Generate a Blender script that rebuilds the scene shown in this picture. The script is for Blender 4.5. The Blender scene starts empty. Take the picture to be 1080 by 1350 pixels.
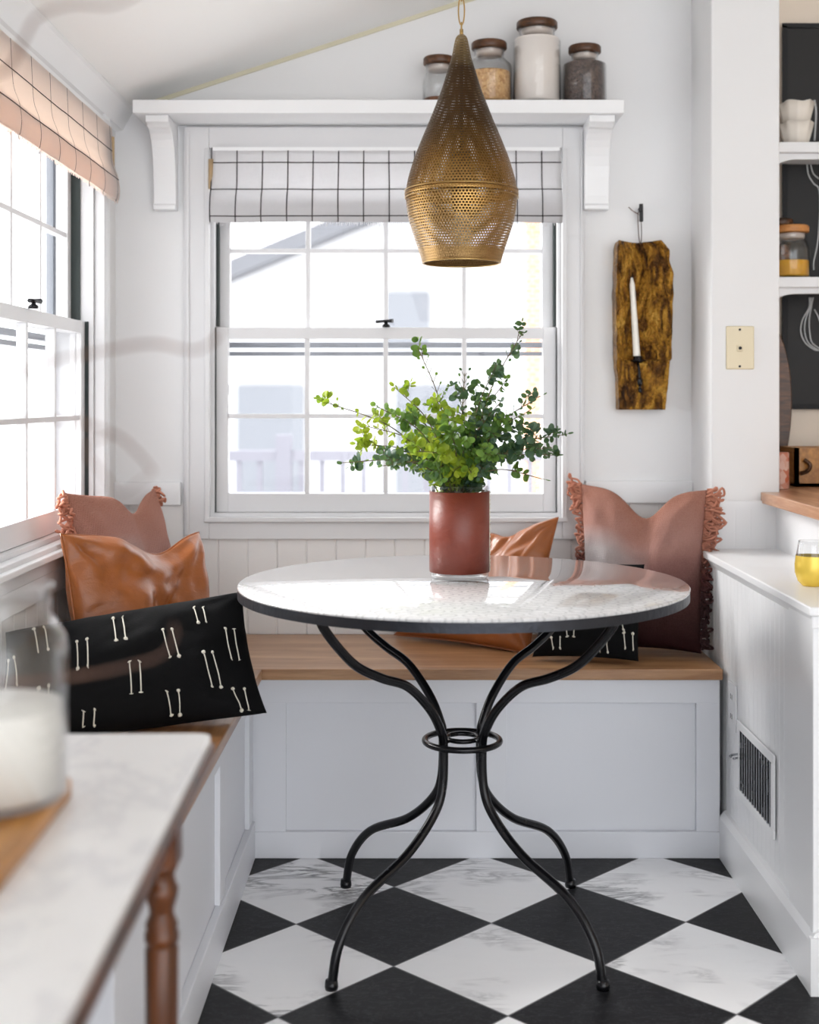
import bpy, bmesh, math, random
from mathutils import Vector, Matrix, noise
random.seed(7)
scene = bpy.context.scene
col = scene.collection
PI = math.pi

# ------------------------------------------------------------------ camera
F = 1710.0; PX = 547.0; PY = 525.5; H = 1.159     # focal length in px (1080x1350), principal point, eye height
cam_d = bpy.data.cameras.new('camera')
cam = bpy.data.objects.new('camera', cam_d); col.objects.link(cam)
cam.location = (0, 0, H); cam.rotation_euler = (PI/2, 0, 0)
cam_d.sensor_width = 36; cam_d.sensor_fit = 'AUTO'
cam_d.lens = F*36/1350
cam_d.shift_x = -(PX-540)/1350; cam_d.shift_y = -(675-PY)/1350
cam_d.clip_start = 0.05
cam_d.dof.use_dof = True; cam_d.dof.focus_distance = 2.95; cam_d.dof.aperture_fstop = 2.9
scene.camera = cam

# ------------------------------------------------------------------ light
SKY = 2.6
world = bpy.data.worlds.new('sky'); scene.world = world
world.use_nodes = True
wt = world.node_tree; wt.nodes.clear()
wo = wt.nodes.new('ShaderNodeOutputWorld'); wb = wt.nodes.new('ShaderNodeBackground')
wb.inputs['Color'].default_value = (0.955, 0.975, 1, 1); wb.inputs['Strength'].default_value = SKY
wt.links.new(wb.outputs[0], wo.inputs[0])
sd = bpy.data.lights.new('sun', 'SUN'); sd.energy = 9.0; sd.angle = math.radians(35); sd.color = (1, .985, .96)
sun = bpy.data.objects.new('sun', sd); col.objects.link(sun)
sun.rotation_euler = Vector((-1.0, .42, .62)).to_track_quat('Z', 'Y').to_euler()
vs = scene.view_settings
vs.view_transform = 'Standard'; vs.look = 'None'; vs.gamma = 1; vs.use_curve_mapping = False
vs.exposure = 0.40

# ------------------------------------------------------------------ materials
def srgb(r, g, b):
    f = lambda c: ((c/255+.055)/1.055)**2.4 if c/255 > .04045 else c/255/12.92
    return (f(r), f(g), f(b), 1)

class M:
    """small node helper"""
    def __init__(s, name):
        s.m = bpy.data.materials.new(name); s.m.use_nodes = True
        s.t = s.m.node_tree; s.t.nodes.clear()
        s.out = s.n('ShaderNodeOutputMaterial')
    def n(s, kind, **kw):
        nd = s.t.nodes.new(kind)
        for k, v in kw.items():
            if k in nd.inputs: s.put(nd.inputs[k], v)
            else: setattr(nd, k, v)
        return nd
    def put(s, inp, v):
        if isinstance(v, bpy.types.NodeSocket): s.t.links.new(v, inp)
        else: inp.default_value = v
    def math(s, op, a, b=0.0, c=None):
        nd = s.t.nodes.new('ShaderNodeMath'); nd.operation = op
        s.put(nd.inputs[0], a); s.put(nd.inputs[1], b)
        if c is not None: s.put(nd.inputs[2], c)
        return nd.outputs[0]
    def mix(s, f, a, b):
        nd = s.t.nodes.new('ShaderNodeMix'); nd.data_type = 'RGBA'
        s.put(nd.inputs[0], f); s.put(nd.inputs[6], a); s.put(nd.inputs[7], b)
        return nd.outputs[2]
    def coord(s, which='Object'): return s.n('ShaderNodeTexCoord').outputs[which]
    def mapping(s, v, scale=(1,1,1), rot=(0,0,0)):
        nd = s.t.nodes.new('ShaderNodeMapping'); s.put(nd.inputs[0], v)
        nd.inputs['Scale'].default_value = scale; nd.inputs['Rotation'].default_value = rot
        return nd.outputs[0]
    def noise(s, v, scale, detail=4, rough=.5, dist=0):
        nd = s.t.nodes.new('ShaderNodeTexNoise'); s.put(nd.inputs['Vector'], v)
        nd.inputs['Scale'].default_value = scale; nd.inputs['Detail'].default_value = detail
        nd.inputs['Roughness'].default_value = rough; nd.inputs['Distortion'].default_value = dist
        return nd.outputs['Fac']
    def ramp(s, f, stops):
        nd = s.t.nodes.new('ShaderNodeValToRGB'); s.put(nd.inputs[0], f)
        C_ = lambda c: c if isinstance(c, tuple) else (c, c, c, 1)
        el = nd.color_ramp.elements
        el[1].position = stops[-1][0]; el[1].color = C_(stops[-1][1])
        el[0].position = stops[0][0]; el[0].color = C_(stops[0][1])
        for p, c in stops[1:-1]: e = el.new(p); e.color = C_(c)
        return nd.outputs[0]
    def bump(s, h, strength=.3, dist=.01):
        nd = s.t.nodes.new('ShaderNodeBump'); s.put(nd.inputs['Height'], h)
        nd.inputs['Strength'].default_value = strength; nd.inputs['Distance'].default_value = dist
        return nd.outputs[0]
    def sep(s, v):
        nd = s.t.nodes.new('ShaderNodeSeparateXYZ'); s.put(nd.inputs[0], v); return nd.outputs
    def bsdf(s, color, rough=.5, metal=0, normal=None, finish=True, **kw):
        nd = s.t.nodes.new('ShaderNodeBsdfPrincipled')
        s.put(nd.inputs['Base Color'], color); s.put(nd.inputs['Roughness'], rough); s.put(nd.inputs['Metallic'], metal)
        if normal is not None: s.put(nd.inputs['Normal'], normal)
        for k, v in kw.items(): s.put(nd.inputs[k], v)
        if finish: s.t.links.new(nd.outputs[0], s.out.inputs[0]); return s.m
        return nd.outputs[0]
    def surf(s, sh): s.t.links.new(sh, s.out.inputs[0]); return s.m
    def mixsh(s, f, a, b):
        nd = s.t.nodes.new('ShaderNodeMixShader'); s.put(nd.inputs[0], f)
        s.t.links.new(a, nd.inputs[1]); s.t.links.new(b, nd.inputs[2]); return nd.outputs[0]

def paint(name, c, rough=.45, amt=.03):
    m = M(name); v = m.coord()
    n1 = m.noise(v, 3.0, 3)
    c2 = tuple(x*(1-amt) for x in c[:3])+(1,)
    n2 = m.noise(v, 160, 2)
    return m.bsdf(m.mix(n1, c, c2), rough, normal=m.bump(n2, .06, .002))

def wood(name, light, dark, axis='x', scale=1.0, rough=.35, plank=None):
    m = M(name); v = m.coord()
    s = {'x': (1.2, 14, 14), 'y': (14, 1.2, 14), 'z': (14, 14, 1.2)}[axis]
    s = tuple(k*scale for k in s)
    vv = m.mapping(v, s)
    a = m.noise(vv, 1.6, 5, .6, .6); b = m.noise(vv, 7, 4, .7)
    f = m.math('ADD', m.math('MULTIPLY', a, .75), m.math('MULTIPLY', b, .3))
    colr = m.ramp(f, [(.38, dark), (.55, tuple((x+y)/2 for x, y in zip(light, dark))), (.66, light)])
    if plank:
        xyz = m.sep(v); q = m.math('FRACT', m.math('MULTIPLY', xyz[plank[0]], 1/plank[1]))
        ln = m.math('GREATER_THAN', m.math('ABSOLUTE', m.math('SUBTRACT', q, .5)), .488)
        colr = m.mix(m.math('MULTIPLY', ln, .55), colr, dark)
    return m.bsdf(colr, rough, normal=m.bump(b, .15, .002), **{'Coat Weight': .35 if plank else 0.0, 'Coat Roughness': .2})

def metal(name, c, rough=.3, metallic=1.0, bumpy=0):
    m = M(name); v = m.coord(); n = m.noise(v, 30, 4)
    r = m.math('MULTIPLY_ADD', n, .2, rough-.1)
    return m.bsdf(m.mix(n, c, tuple(x*.8 for x in c[:3])+(1,)), r, metallic, normal=m.bump(m.noise(v, 90, 3), bumpy, .003))

def thin_glass(name, tint=(1,1,1,1), k=.5, e_=.4):
    m = M(name); lw = m.n('ShaderNodeLayerWeight', Blend=.5).outputs['Facing']
    fr = m.math('MULTIPLY_ADD', m.math('POWER', lw, 3.5), e_, .03)
    tr = m.n('ShaderNodeBsdfTransparent', Color=tint).outputs[0]
    gl = m.n('ShaderNodeBsdfGlossy', Roughness=.03).outputs[0]
    w = m.math('ADD', m.math('MULTIPLY', fr, k*2), m.math('MULTIPLY', m.noise(m.coord(), 2, 1), .001))
    return m.surf(m.mixsh(m.math('MINIMUM', w, 1), tr, gl))

WHITE = paint('white_wall_paint', srgb(233, 233, 234), .6)
TRIM = paint('white_gloss_trim', srgb(238, 239, 241), .32, .02)
WTRIM = paint('backlit_white_window_paint', srgb(219, 219, 221), .4, .03)  # white trim paint darkened for the windows: backlit shade put into the colour
STORM = paint('grey_storm_frame', srgb(128, 132, 140), .5)
BENCHW = paint('bench_white_paint', srgb(226, 228, 234), .4)
BEADP = paint('beadboard_paint', srgb(232, 230, 229), .45)
CREAM = paint('kitchen_cream_paint', srgb(236, 222, 206), .6)
CEIL = paint('ceiling_paint', srgb(248, 248, 247), .7, .01)
YSEAM = paint('aged_caulk', srgb(214, 208, 184), .7)
OAK = wood('oak_bench_top_x', srgb(190, 146, 104), srgb(140, 96, 60), 'x', plank=(1, .16))
OAKY = wood('oak_bench_top_y', srgb(176, 128, 84), srgb(124, 80, 46), 'y', plank=(0, .16))
BLOCK = wood('butcher_block', srgb(222, 176, 138), srgb(170, 112, 74), 'y', plank=(0, .05))
TURNED = wood('red_brown_table_wood', srgb(108, 56, 14), srgb(42, 18, 4), 'z', 1.5, .3)
BOARDW = wood('chopping_board_wood', srgb(196, 138, 66), srgb(132, 82, 30), 'y')
ACACIA = wood('acacia_lid_wood', srgb(112, 70, 38), srgb(30, 16, 10), 'x', 2.5, .35)
PALEW = wood('light_lid_wood', srgb(222, 160, 96), srgb(176, 110, 54), 'x', 2.5, .4)
IRON = metal('black_iron', (.006, .006, .008, 1), .24, .35, .05)
DGREEN = paint('dark_track', srgb(28, 40, 38), .5)
BRASSP = metal('polished_brass', srgb(196, 162, 104), .3)
STEEL = metal('chrome_steel', srgb(190, 192, 196), .25)
GLASS = thin_glass('window_glass', k=.3)
JGLASS = thin_glass('jar_glass', (.972, .974, .974, 1), .7, .7)
PLASTIC = paint('ivory_plastic', srgb(224, 211, 180), .35, .02)
BLK = paint('matte_black', srgb(22, 22, 24), .6)
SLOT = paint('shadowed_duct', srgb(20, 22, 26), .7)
CERAM = paint('white_glazed_ceramic', srgb(240, 232, 222), .2, .02)
WAX = paint('white_wax', srgb(242, 240, 232), .4, .02)
CHALK = paint('chalk_white', srgb(205, 208, 210), .9)
LEAVBARK = wood('bark', srgb(126, 92, 74), srgb(78, 54, 44), 'z', 3, .7)
STEMM = wood('green_stem', srgb(116, 108, 70), srgb(84, 66, 48), 'z', 3, .6)

def floor_mat():
    m = M('checker_marble_tile'); v = m.coord()
    th = math.radians(.76)
    e1 = Vector((math.cos(th), math.sin(th), 0)); e2 = Vector((-math.sin(th), math.cos(th), 0))
    s_ = (e1+e2)/math.sqrt(2); t_ = (e2-e1)/math.sqrt(2); V0 = Vector((.175, 2.435, 0))
    def dot(a):
        nd = m.n('ShaderNodeVectorMath', operation='DOT_PRODUCT'); m.put(nd.inputs[0], v); nd.inputs[1].default_value = a/.3048
        return m.math('SUBTRACT', nd.outputs['Value'], V0.dot(a)/.3048)
    a = dot(s_); b = dot(t_)
    fa = m.math('FLOOR', a); fb = m.math('FLOOR', b)
    par = m.math('ABSOLUTE', m.math('MODULO', m.math('ADD', fa, fb), 2))
    par = m.math('GREATER_THAN', par, .5)
    edge = m.math('MINIMUM', m.math('MINIMUM', m.math('FRACT', a), m.math('SUBTRACT', 1, m.math('FRACT', a))),
                  m.math('MINIMUM', m.math('FRACT', b), m.math('SUBTRACT', 1, m.math('FRACT', b))))
    grout = m.math('LESS_THAN', edge, .006)
    idx = m.n('ShaderNodeCombineXYZ', X=fa, Y=fb).outputs[0]
    wn = m.n('ShaderNodeTexWhiteNoise', noise_dimensions='3D'); m.put(wn.inputs['Vector'], idx)
    off = m.n('ShaderNodeVectorMath', operation='SCALE'); m.put(off.inputs[0], wn.outputs['Color']); off.inputs['Scale'].default_value = 17
    vv = m.n('ShaderNodeVectorMath', operation='ADD'); m.put(vv.inputs[0], v); m.put(vv.inputs[1], off.outputs[0])
    # marble veining, running at a slant in each tile
    mp = m.mapping(vv.outputs[0], (2.2, 9, 4), (0, 0, .5))
    n1 = m.noise(mp, 1.8, 9, .62, 1.2); n2 = m.noise(vv.outputs[0], 4, 3)
    vein = m.math('ABSOLUTE', m.math('SUBTRACT', n1, .5))
    vein = m.ramp(vein, [(0, 1.0), (.02, .65), (.07, 0.0)])
    veinA = m.math('MULTIPLY', m.sep(vein)[0], m.sep(m.ramp(n2, [(.46, 0.0), (.68, 1.0)]))[0])
    wcol = m.mix(m.math('MULTIPLY', n1, .5), srgb(252, 252, 253), srgb(236, 236, 240))
    wcol = m.mix(m.math('MULTIPLY', veinA, .95), wcol, srgb(88, 88, 94))
    s1 = m.noise(m.mapping(vv.outputs[0], (3, 8, 3), (0, 0, -.6)), 7, 8, .7, .8); s2 = m.noise(vv.outputs[0], 8, 6, .65)
    scr = m.sep(m.ramp(m.math('ABSOLUTE', m.math('SUBTRACT', s1, .5)), [(0, 1.0), (.012, 0.0)]))[0]
    bcol = m.mix(m.sep(m.ramp(s2, [(.35, 0.0), (.7, 1.0)]))[0], srgb(4, 4, 5), srgb(26, 26, 29))
    bcol = m.mix(m.math('MULTIPLY', scr, m.math('MULTIPLY', s2, .7)), bcol, srgb(110, 110, 114))
    c = m.mix(par, wcol, bcol)
    c = m.mix(m.math('MULTIPLY', grout, .8), c, srgb(104, 104, 106))
    r = m.math('ADD', m.math('MULTIPLY', s2, .3), m.math('MULTIPLY_ADD', par, .10, .2))
    hgt = m.math('SUBTRACT', m.math('MULTIPLY', s2, .12), grout)
    return m.bsdf(c, r, normal=m.bump(hgt, .25, .002), **{'Specular IOR Level': .18})
FLOOR = floor_mat()

def marble_mat():
    m = M('white_marble_slab'); v = m.coord()
    n1 = m.noise(m.mapping(v, (2, 1.2, 2), (0, 0, .6)), 3, 9, .65, .3); n2 = m.noise(v, 16, 4)
    vein = m.sep(m.ramp(m.math('ABSOLUTE', m.math('SUBTRACT', n1, .52)), [(0, 1.0), (.05, 0.0)]))[0]
    c = m.mix(m.math('MULTIPLY', vein, .35), srgb(240, 239, 238), srgb(196, 196, 202))
    c = m.mix(m.math('MULTIPLY', n2, .12), c, srgb(170, 165, 170))
    return m.bsdf(c, .28)
MARBLE = marble_mat()

def tabletop_mat():
    m = M('polished_mosaic_stone'); v = m.coord()
    x = m.sep(v)
    r = m.n('ShaderNodeVectorMath', operation='LENGTH'); cmb = m.n('ShaderNodeCombineXYZ', X=x[0], Y=x[1]); m.put(r.inputs[0], cmb.outputs[0])
    rad = r.outputs['Value']; ang = m.math('ARCTAN2', x[1], x[0])
    ring = m.math('MULTIPLY', rad, 24)
    fr = m.math('SUBTRACT', m.math('FRACT', ring), .5)
    sg = m.math('MULTIPLY', m.math('FRACT', m.math('MULTIPLY', ang, m.math('MULTIPLY', m.math('ADD', m.math('FLOOR', ring), 1), .955))), 1.0)
    fa = m.math('SUBTRACT', sg, .5)
    d = m.math('SQRT', m.math('ADD', m.math('MULTIPLY', fa, fa), m.math('MULTIPLY', fr, fr)))
    arc = m.math('LESS_THAN', m.math('ABSOLUTE', m.math('SUBTRACT', d, .36)), .05)
    n1 = m.noise(v, 120, 3); n2 = m.noise(v, 6, 4)
    c = m.mix(n1, srgb(226, 226, 226), srgb(176, 176, 180))
    c = m.mix(m.math('MULTIPLY', arc, .35), c, srgb(120, 120, 124))
    c = m.mix(m.math('MULTIPLY', n2, .25), c, srgb(240, 240, 240))
    h = m.math('ADD', m.math('MULTIPLY', arc, -.6), m.math('MULTIPLY', m.noise(v, 14, 2), .8))
    return m.bsdf(c, .07, normal=m.bump(h, .05, .002), **{'Coat Weight': .8, 'Coat Roughness': .03})
TABLETOP = tabletop_mat()
RIM = metal('dark_zinc_rim', srgb(62, 64, 70), .38, .85, .3)

def leather(name, a, b, rough=.32):
    m = M(name); v = m.coord()
    n = m.noise(v, 9, 5); n2 = m.noise(v, 240, 3); n3 = m.noise(m.mapping(v, (1, 1, 2)), 22, 4, .6, .5)
    c = m.mix(m.math('MULTIPLY', m.math('ADD', n, n3), .5), a, b)
    return m.bsdf(c, m.math('MULTIPLY_ADD', n, .18, rough-.05), normal=m.bump(m.math('ADD', m.math('MULTIPLY', n2, .25), n3), .22, .006))
TAN = leather('tan_leather', srgb(172, 98, 42), srgb(112, 58, 24), .3)
VLEATH = leather('red_brown_leather', srgb(126, 58, 42), srgb(106, 44, 32), .36)

def ombre(name):
    m = M(name); uv = m.coord('UV'); x = m.sep(uv)
    v = m.coord()
    n = m.noise(v, 12, 4); wv = m.n('ShaderNodeTexWave', wave_type='BANDS', bands_direction='Z'); m.put(wv.inputs['Vector'], v)
    wv.inputs['Scale'].default_value = 75; wv.inputs['Distortion'].default_value = 1.2; wv.inputs['Detail'].default_value = 2
    w2 = m.n('ShaderNodeTexWave', wave_type='BANDS', bands_direction='X'); m.put(w2.inputs['Vector'], v); w2.inputs['Scale'].default_value = 75; w2.inputs['Distortion'].default_value = 1.2
    weave = m.math('MULTIPLY', wv.outputs['Fac'], w2.outputs['Fac'])
    t = m.math('ADD', x[1], m.math('MULTIPLY', m.math('SUBTRACT', n, .5), .16))
    c = m.ramp(t, [(.18, srgb(44, 19, 21)), (.38, srgb(70, 35, 35)), (.52, srgb(118, 80, 76)), (.68, srgb(152, 112, 104)), (.95, srgb(142, 92, 76))])
    # a pale unpigmented patch, mid height on the left
    gl = m.math('MULTIPLY', m.sep(m.ramp(x[0], [(.2, 1.0), (.62, 0.0)]))[0], m.sep(m.ramp(m.math('ABSOLUTE', m.math('SUBTRACT', x[1], .55)), [(.04, 1.0), (.2, 0.0)]))[0])
    c = m.mix(gl, c, srgb(168, 163, 164))
    c = m.mix(m.math('MULTIPLY', m.math('MULTIPLY', m.noise(v, 300, 2), x[1]), .3), c, srgb(214, 176, 160))
    return m.bsdf(c, .9, normal=m.bump(weave, .45, .004), **{'Specular IOR Level': .1})
OMBRE = ombre('ombre_pink_weave')
def yarn():
    m = M('ombre_pink_yarn'); x = m.sep(m.coord('UV')); n = m.noise(m.coord(), 60, 2)
    c = m.ramp(m.math('ADD', x[1], m.math('MULTIPLY', m.math('SUBTRACT', n, .5), .12)),
               [(.3, srgb(50, 22, 24)), (.5, srgb(84, 40, 38)), (.66, srgb(168, 112, 92)), (1, srgb(184, 122, 98))])
    return m.bsdf(c, .85, normal=m.bump(n, .3, .003))
YARN = yarn()
def black_cloth():
    m = M('black_mud_cloth'); v = m.coord(); n = m.noise(v, 240, 2); n2 = m.noise(v, 8, 3)
    return m.bsdf(m.mix(n2, srgb(6, 6, 7), srgb(15, 15, 17)), .85, normal=m.bump(n, .3, .002), **{'Specular IOR Level': .15})
MUD = black_cloth()
STITCH = paint('cream_stitch', srgb(226, 222, 208), .8)

def linen(name, axis, o, glow, pa=.0725, base=(srgb(226, 226, 228), srgb(208, 205, 204))):
    m = M(name); v = m.coord(); x = m.sep(v)
    n = m.noise(v, 5, 2)
    a = m.math('ADD', x[axis], m.math('MULTIPLY', m.math('SUBTRACT', n, .5), .006))
    z = m.math('ADD', x[2], m.math('MULTIPLY', m.math('SUBTRACT', n, .5), .006))
    def ln(s, p, off, w):
        q = m.math('FRACT', m.math('MULTIPLY', m.math('SUBTRACT', s, off), 1/p))
        return m.math('LESS_THAN', m.math('ABSOLUTE', m.math('SUBTRACT', q, .5)), w/p/2)
    L = m.math('MAXIMUM', ln(a, pa, o[0]-pa/2, .0032), ln(z, .0785, o[1]-.03925, .003))
    th = m.noise(m.mapping(v, (60, 60, 400)), 1, 2); tv = m.noise(m.mapping(v, (400, 400, 30)), 1, 2)
    c = m.mix(m.math('MULTIPLY', m.math('ADD', th, tv), .5), base[0], base[1])
    c = m.mix(L, c, srgb(52, 50, 54))
    d = m.bsdf(c, .9, normal=m.bump(th, .2, .002), finish=False)
    tr = m.n('ShaderNodeBsdfTranslucent', Color=m.mix(L, glow, srgb(60, 48, 44))).outputs[0]
    return m.surf(m.mixsh(.5, d, tr))
LINEN = linen('windowpane_check_linen_back', 0, (-.573, 1.69), srgb(236, 236, 238))
LINENL = linen('windowpane_check_linen_left', 1, (3.45, 1.745), srgb(252, 232, 216), .145)

def brass_perf():
    m = M('perforated_antique_brass'); uv = m.sep(m.coord('UV')); v = m.coord()
    row = m.math('MULTIPLY', uv[1], 84); fr = m.math('FLOOR', row)
    cu = m.math('ADD', m.math('MULTIPLY', uv[0], 104), m.math('MULTIPLY', m.math('MODULO', fr, 2), .5))
    du = m.math('SUBTRACT', m.math('FRACT', cu), .5); dv = m.math('SUBTRACT', m.math('FRACT', row), .5)
    d = m.math('SQRT', m.math('ADD', m.math('MULTIPLY', du, du), m.math('MULTIPLY', dv, dv)))
    n = m.noise(v, 30, 4); n2 = m.noise(v, 7, 3)
    rad = m.math('ADD', .215, m.math('MULTIPLY', m.math('SUBTRACT', n, .5), .22))
    rad = m.math('ADD', rad, m.math('MULTIPLY', m.math('LESS_THAN', uv[1], .30), .07))
    band = m.math('LESS_THAN', uv[1], .055)
    ridge = m.math('LESS_THAN', m.math('ABSOLUTE', m.math('SUBTRACT', uv[1], .31)), .014)
    solid = m.math('MAXIMUM', band, ridge)
    hole = m.math('MULTIPLY', m.math('LESS_THAN', d, rad), m.math('SUBTRACT', 1, solid))
    # tarnish: darker towards the neck, bright by the ridge
    tn = m.math('ADD', uv[1], m.math('MULTIPLY', m.math('SUBTRACT', n2, .5), .5))
    c = m.ramp(tn, [(.0, srgb(184, 150, 104)), (.25, srgb(178, 140, 84)), (.38, srgb(140, 104, 56)), (.62, srgb(92, 70, 46)), (.85, srgb(84, 66, 48)), (1, srgb(168, 146, 108))])
    h = m.sep(m.ramp(d, [(.2, 0.0), (.42, 1.0)]))[0]
    b = m.bsdf(c, m.math('MULTIPLY_ADD', n, .25, .2), 1, normal=m.bump(h, 1.0, .003), finish=False)
    tr = m.n('ShaderNodeBsdfTransparent').outputs[0]
    return m.surf(m.mixsh(hole, b, tr))
BRASS = brass_perf()

def sconce_mat():
    m = M('rough_wood_gold_highlights'); v = m.coord()
    n = m.noise(m.mapping(v, (9, 9, 3.5)), 3, 7, .65, 1.2); n2 = m.noise(v, 60, 4, .6)
    c = m.ramp(n, [(.34, srgb(40, 22, 8)), (.45, srgb(112, 72, 24)), (.56, srgb(190, 138, 48)), (.7, srgb(236, 192, 96))])  # brown wood; its golden highlights are painted in by the bright stops
    return m.bsdf(c, m.math('MULTIPLY_ADD', n2, .3, .10), .6, normal=m.bump(m.math('ADD', n2, m.math('MULTIPLY', n, 1.5)), 1.0, .014))
SCONCE = sconce_mat()

def leafmat(name, a, b):
    m = M(name); v = m.coord(); n = m.noise(v, 18, 2)
    c = m.mix(m.sep(m.ramp(n, [(.35, 0.0), (.65, 1.0)]))[0], a, b)
    d = m.bsdf(c, .45, finish=False)
    tr = m.n('ShaderNodeBsdfTranslucent', Color=m.mix(.35, c, srgb(170, 200, 60))).outputs[0]
    return m.surf(m.mixsh(.4, d, tr))
LEAF_Y = leafmat('yellow_green_leaves', srgb(178, 190, 54), srgb(122, 152, 50))
LEAF_G = leafmat('green_leaves', srgb(112, 148, 62), srgb(66, 104, 58))
LEAF_D = leafmat('dark_blue_green_leaves', srgb(48, 84, 62), srgb(74, 102, 92))

def grain(name, a, b, sc):
    m = M(name); v = m.coord(); vo = m.n('ShaderNodeTexVoronoi', Scale=sc); m.put(vo.inputs['Vector'], v)
    c = m.mix(m.sep(vo.outputs['Color'])[0], a, b)
    return m.bsdf(c, .6, normal=m.bump(vo.outputs['Distance'], .6, .004))
OATS = grain('oats', srgb(226, 186, 130), srgb(190, 140, 84), 130)
BEANS = grain('dark_beans', srgb(48, 36, 34), srgb(104, 84, 76), 170)
FLOUR = paint('white_flour', srgb(240, 232, 226), .9)
NUTS = grain('brown_nuts', srgb(160, 100, 60), srgb(96, 56, 30), 120)
GOLDG = paint('yellow_grain', srgb(236, 176, 44), .5)
MILK = paint('milky_white', srgb(236, 234, 228), .5)
SPECK = grain('speckled_terracotta', srgb(222, 190, 176), srgb(196, 96, 56), 60)
BRICK = None
def brick():
    m = M('pale_brick'); v = m.coord(); b = m.n('ShaderNodeTexBrick', Scale=6.0); m.put(b.inputs['Vector'], m.mapping(v, (1, 1, 1), (PI/2, 0, 0)))
    b.inputs['Color1'].default_value = srgb(206, 150, 110); b.inputs['Color2'].default_value = srgb(190, 130, 96); b.inputs['Mortar'].default_value = srgb(225, 215, 200)
    return m.bsdf(b.outputs['Color'], .9)
BRICK = brick()
SIDING = paint('pale_siding', srgb(186, 188, 192), .8)
ROOFM = paint('grey_shingles', srgb(112, 114, 120), .9)
GROUND = paint('pale_gravel', srgb(225, 225, 224), .9)
SIDEW = paint('pale_window_panes', srgb(120, 124, 132), .4)
DECK = paint('grey_deck_rail', srgb(128, 128, 138), .8)

# ------------------------------------------------------------------ geometry helpers
def P(px, py, y):
    """world point seen at pixel (px, py) at distance y"""
    return Vector(((px-PX)/F*y, y, H-(py-PY)/F*y))

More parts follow.
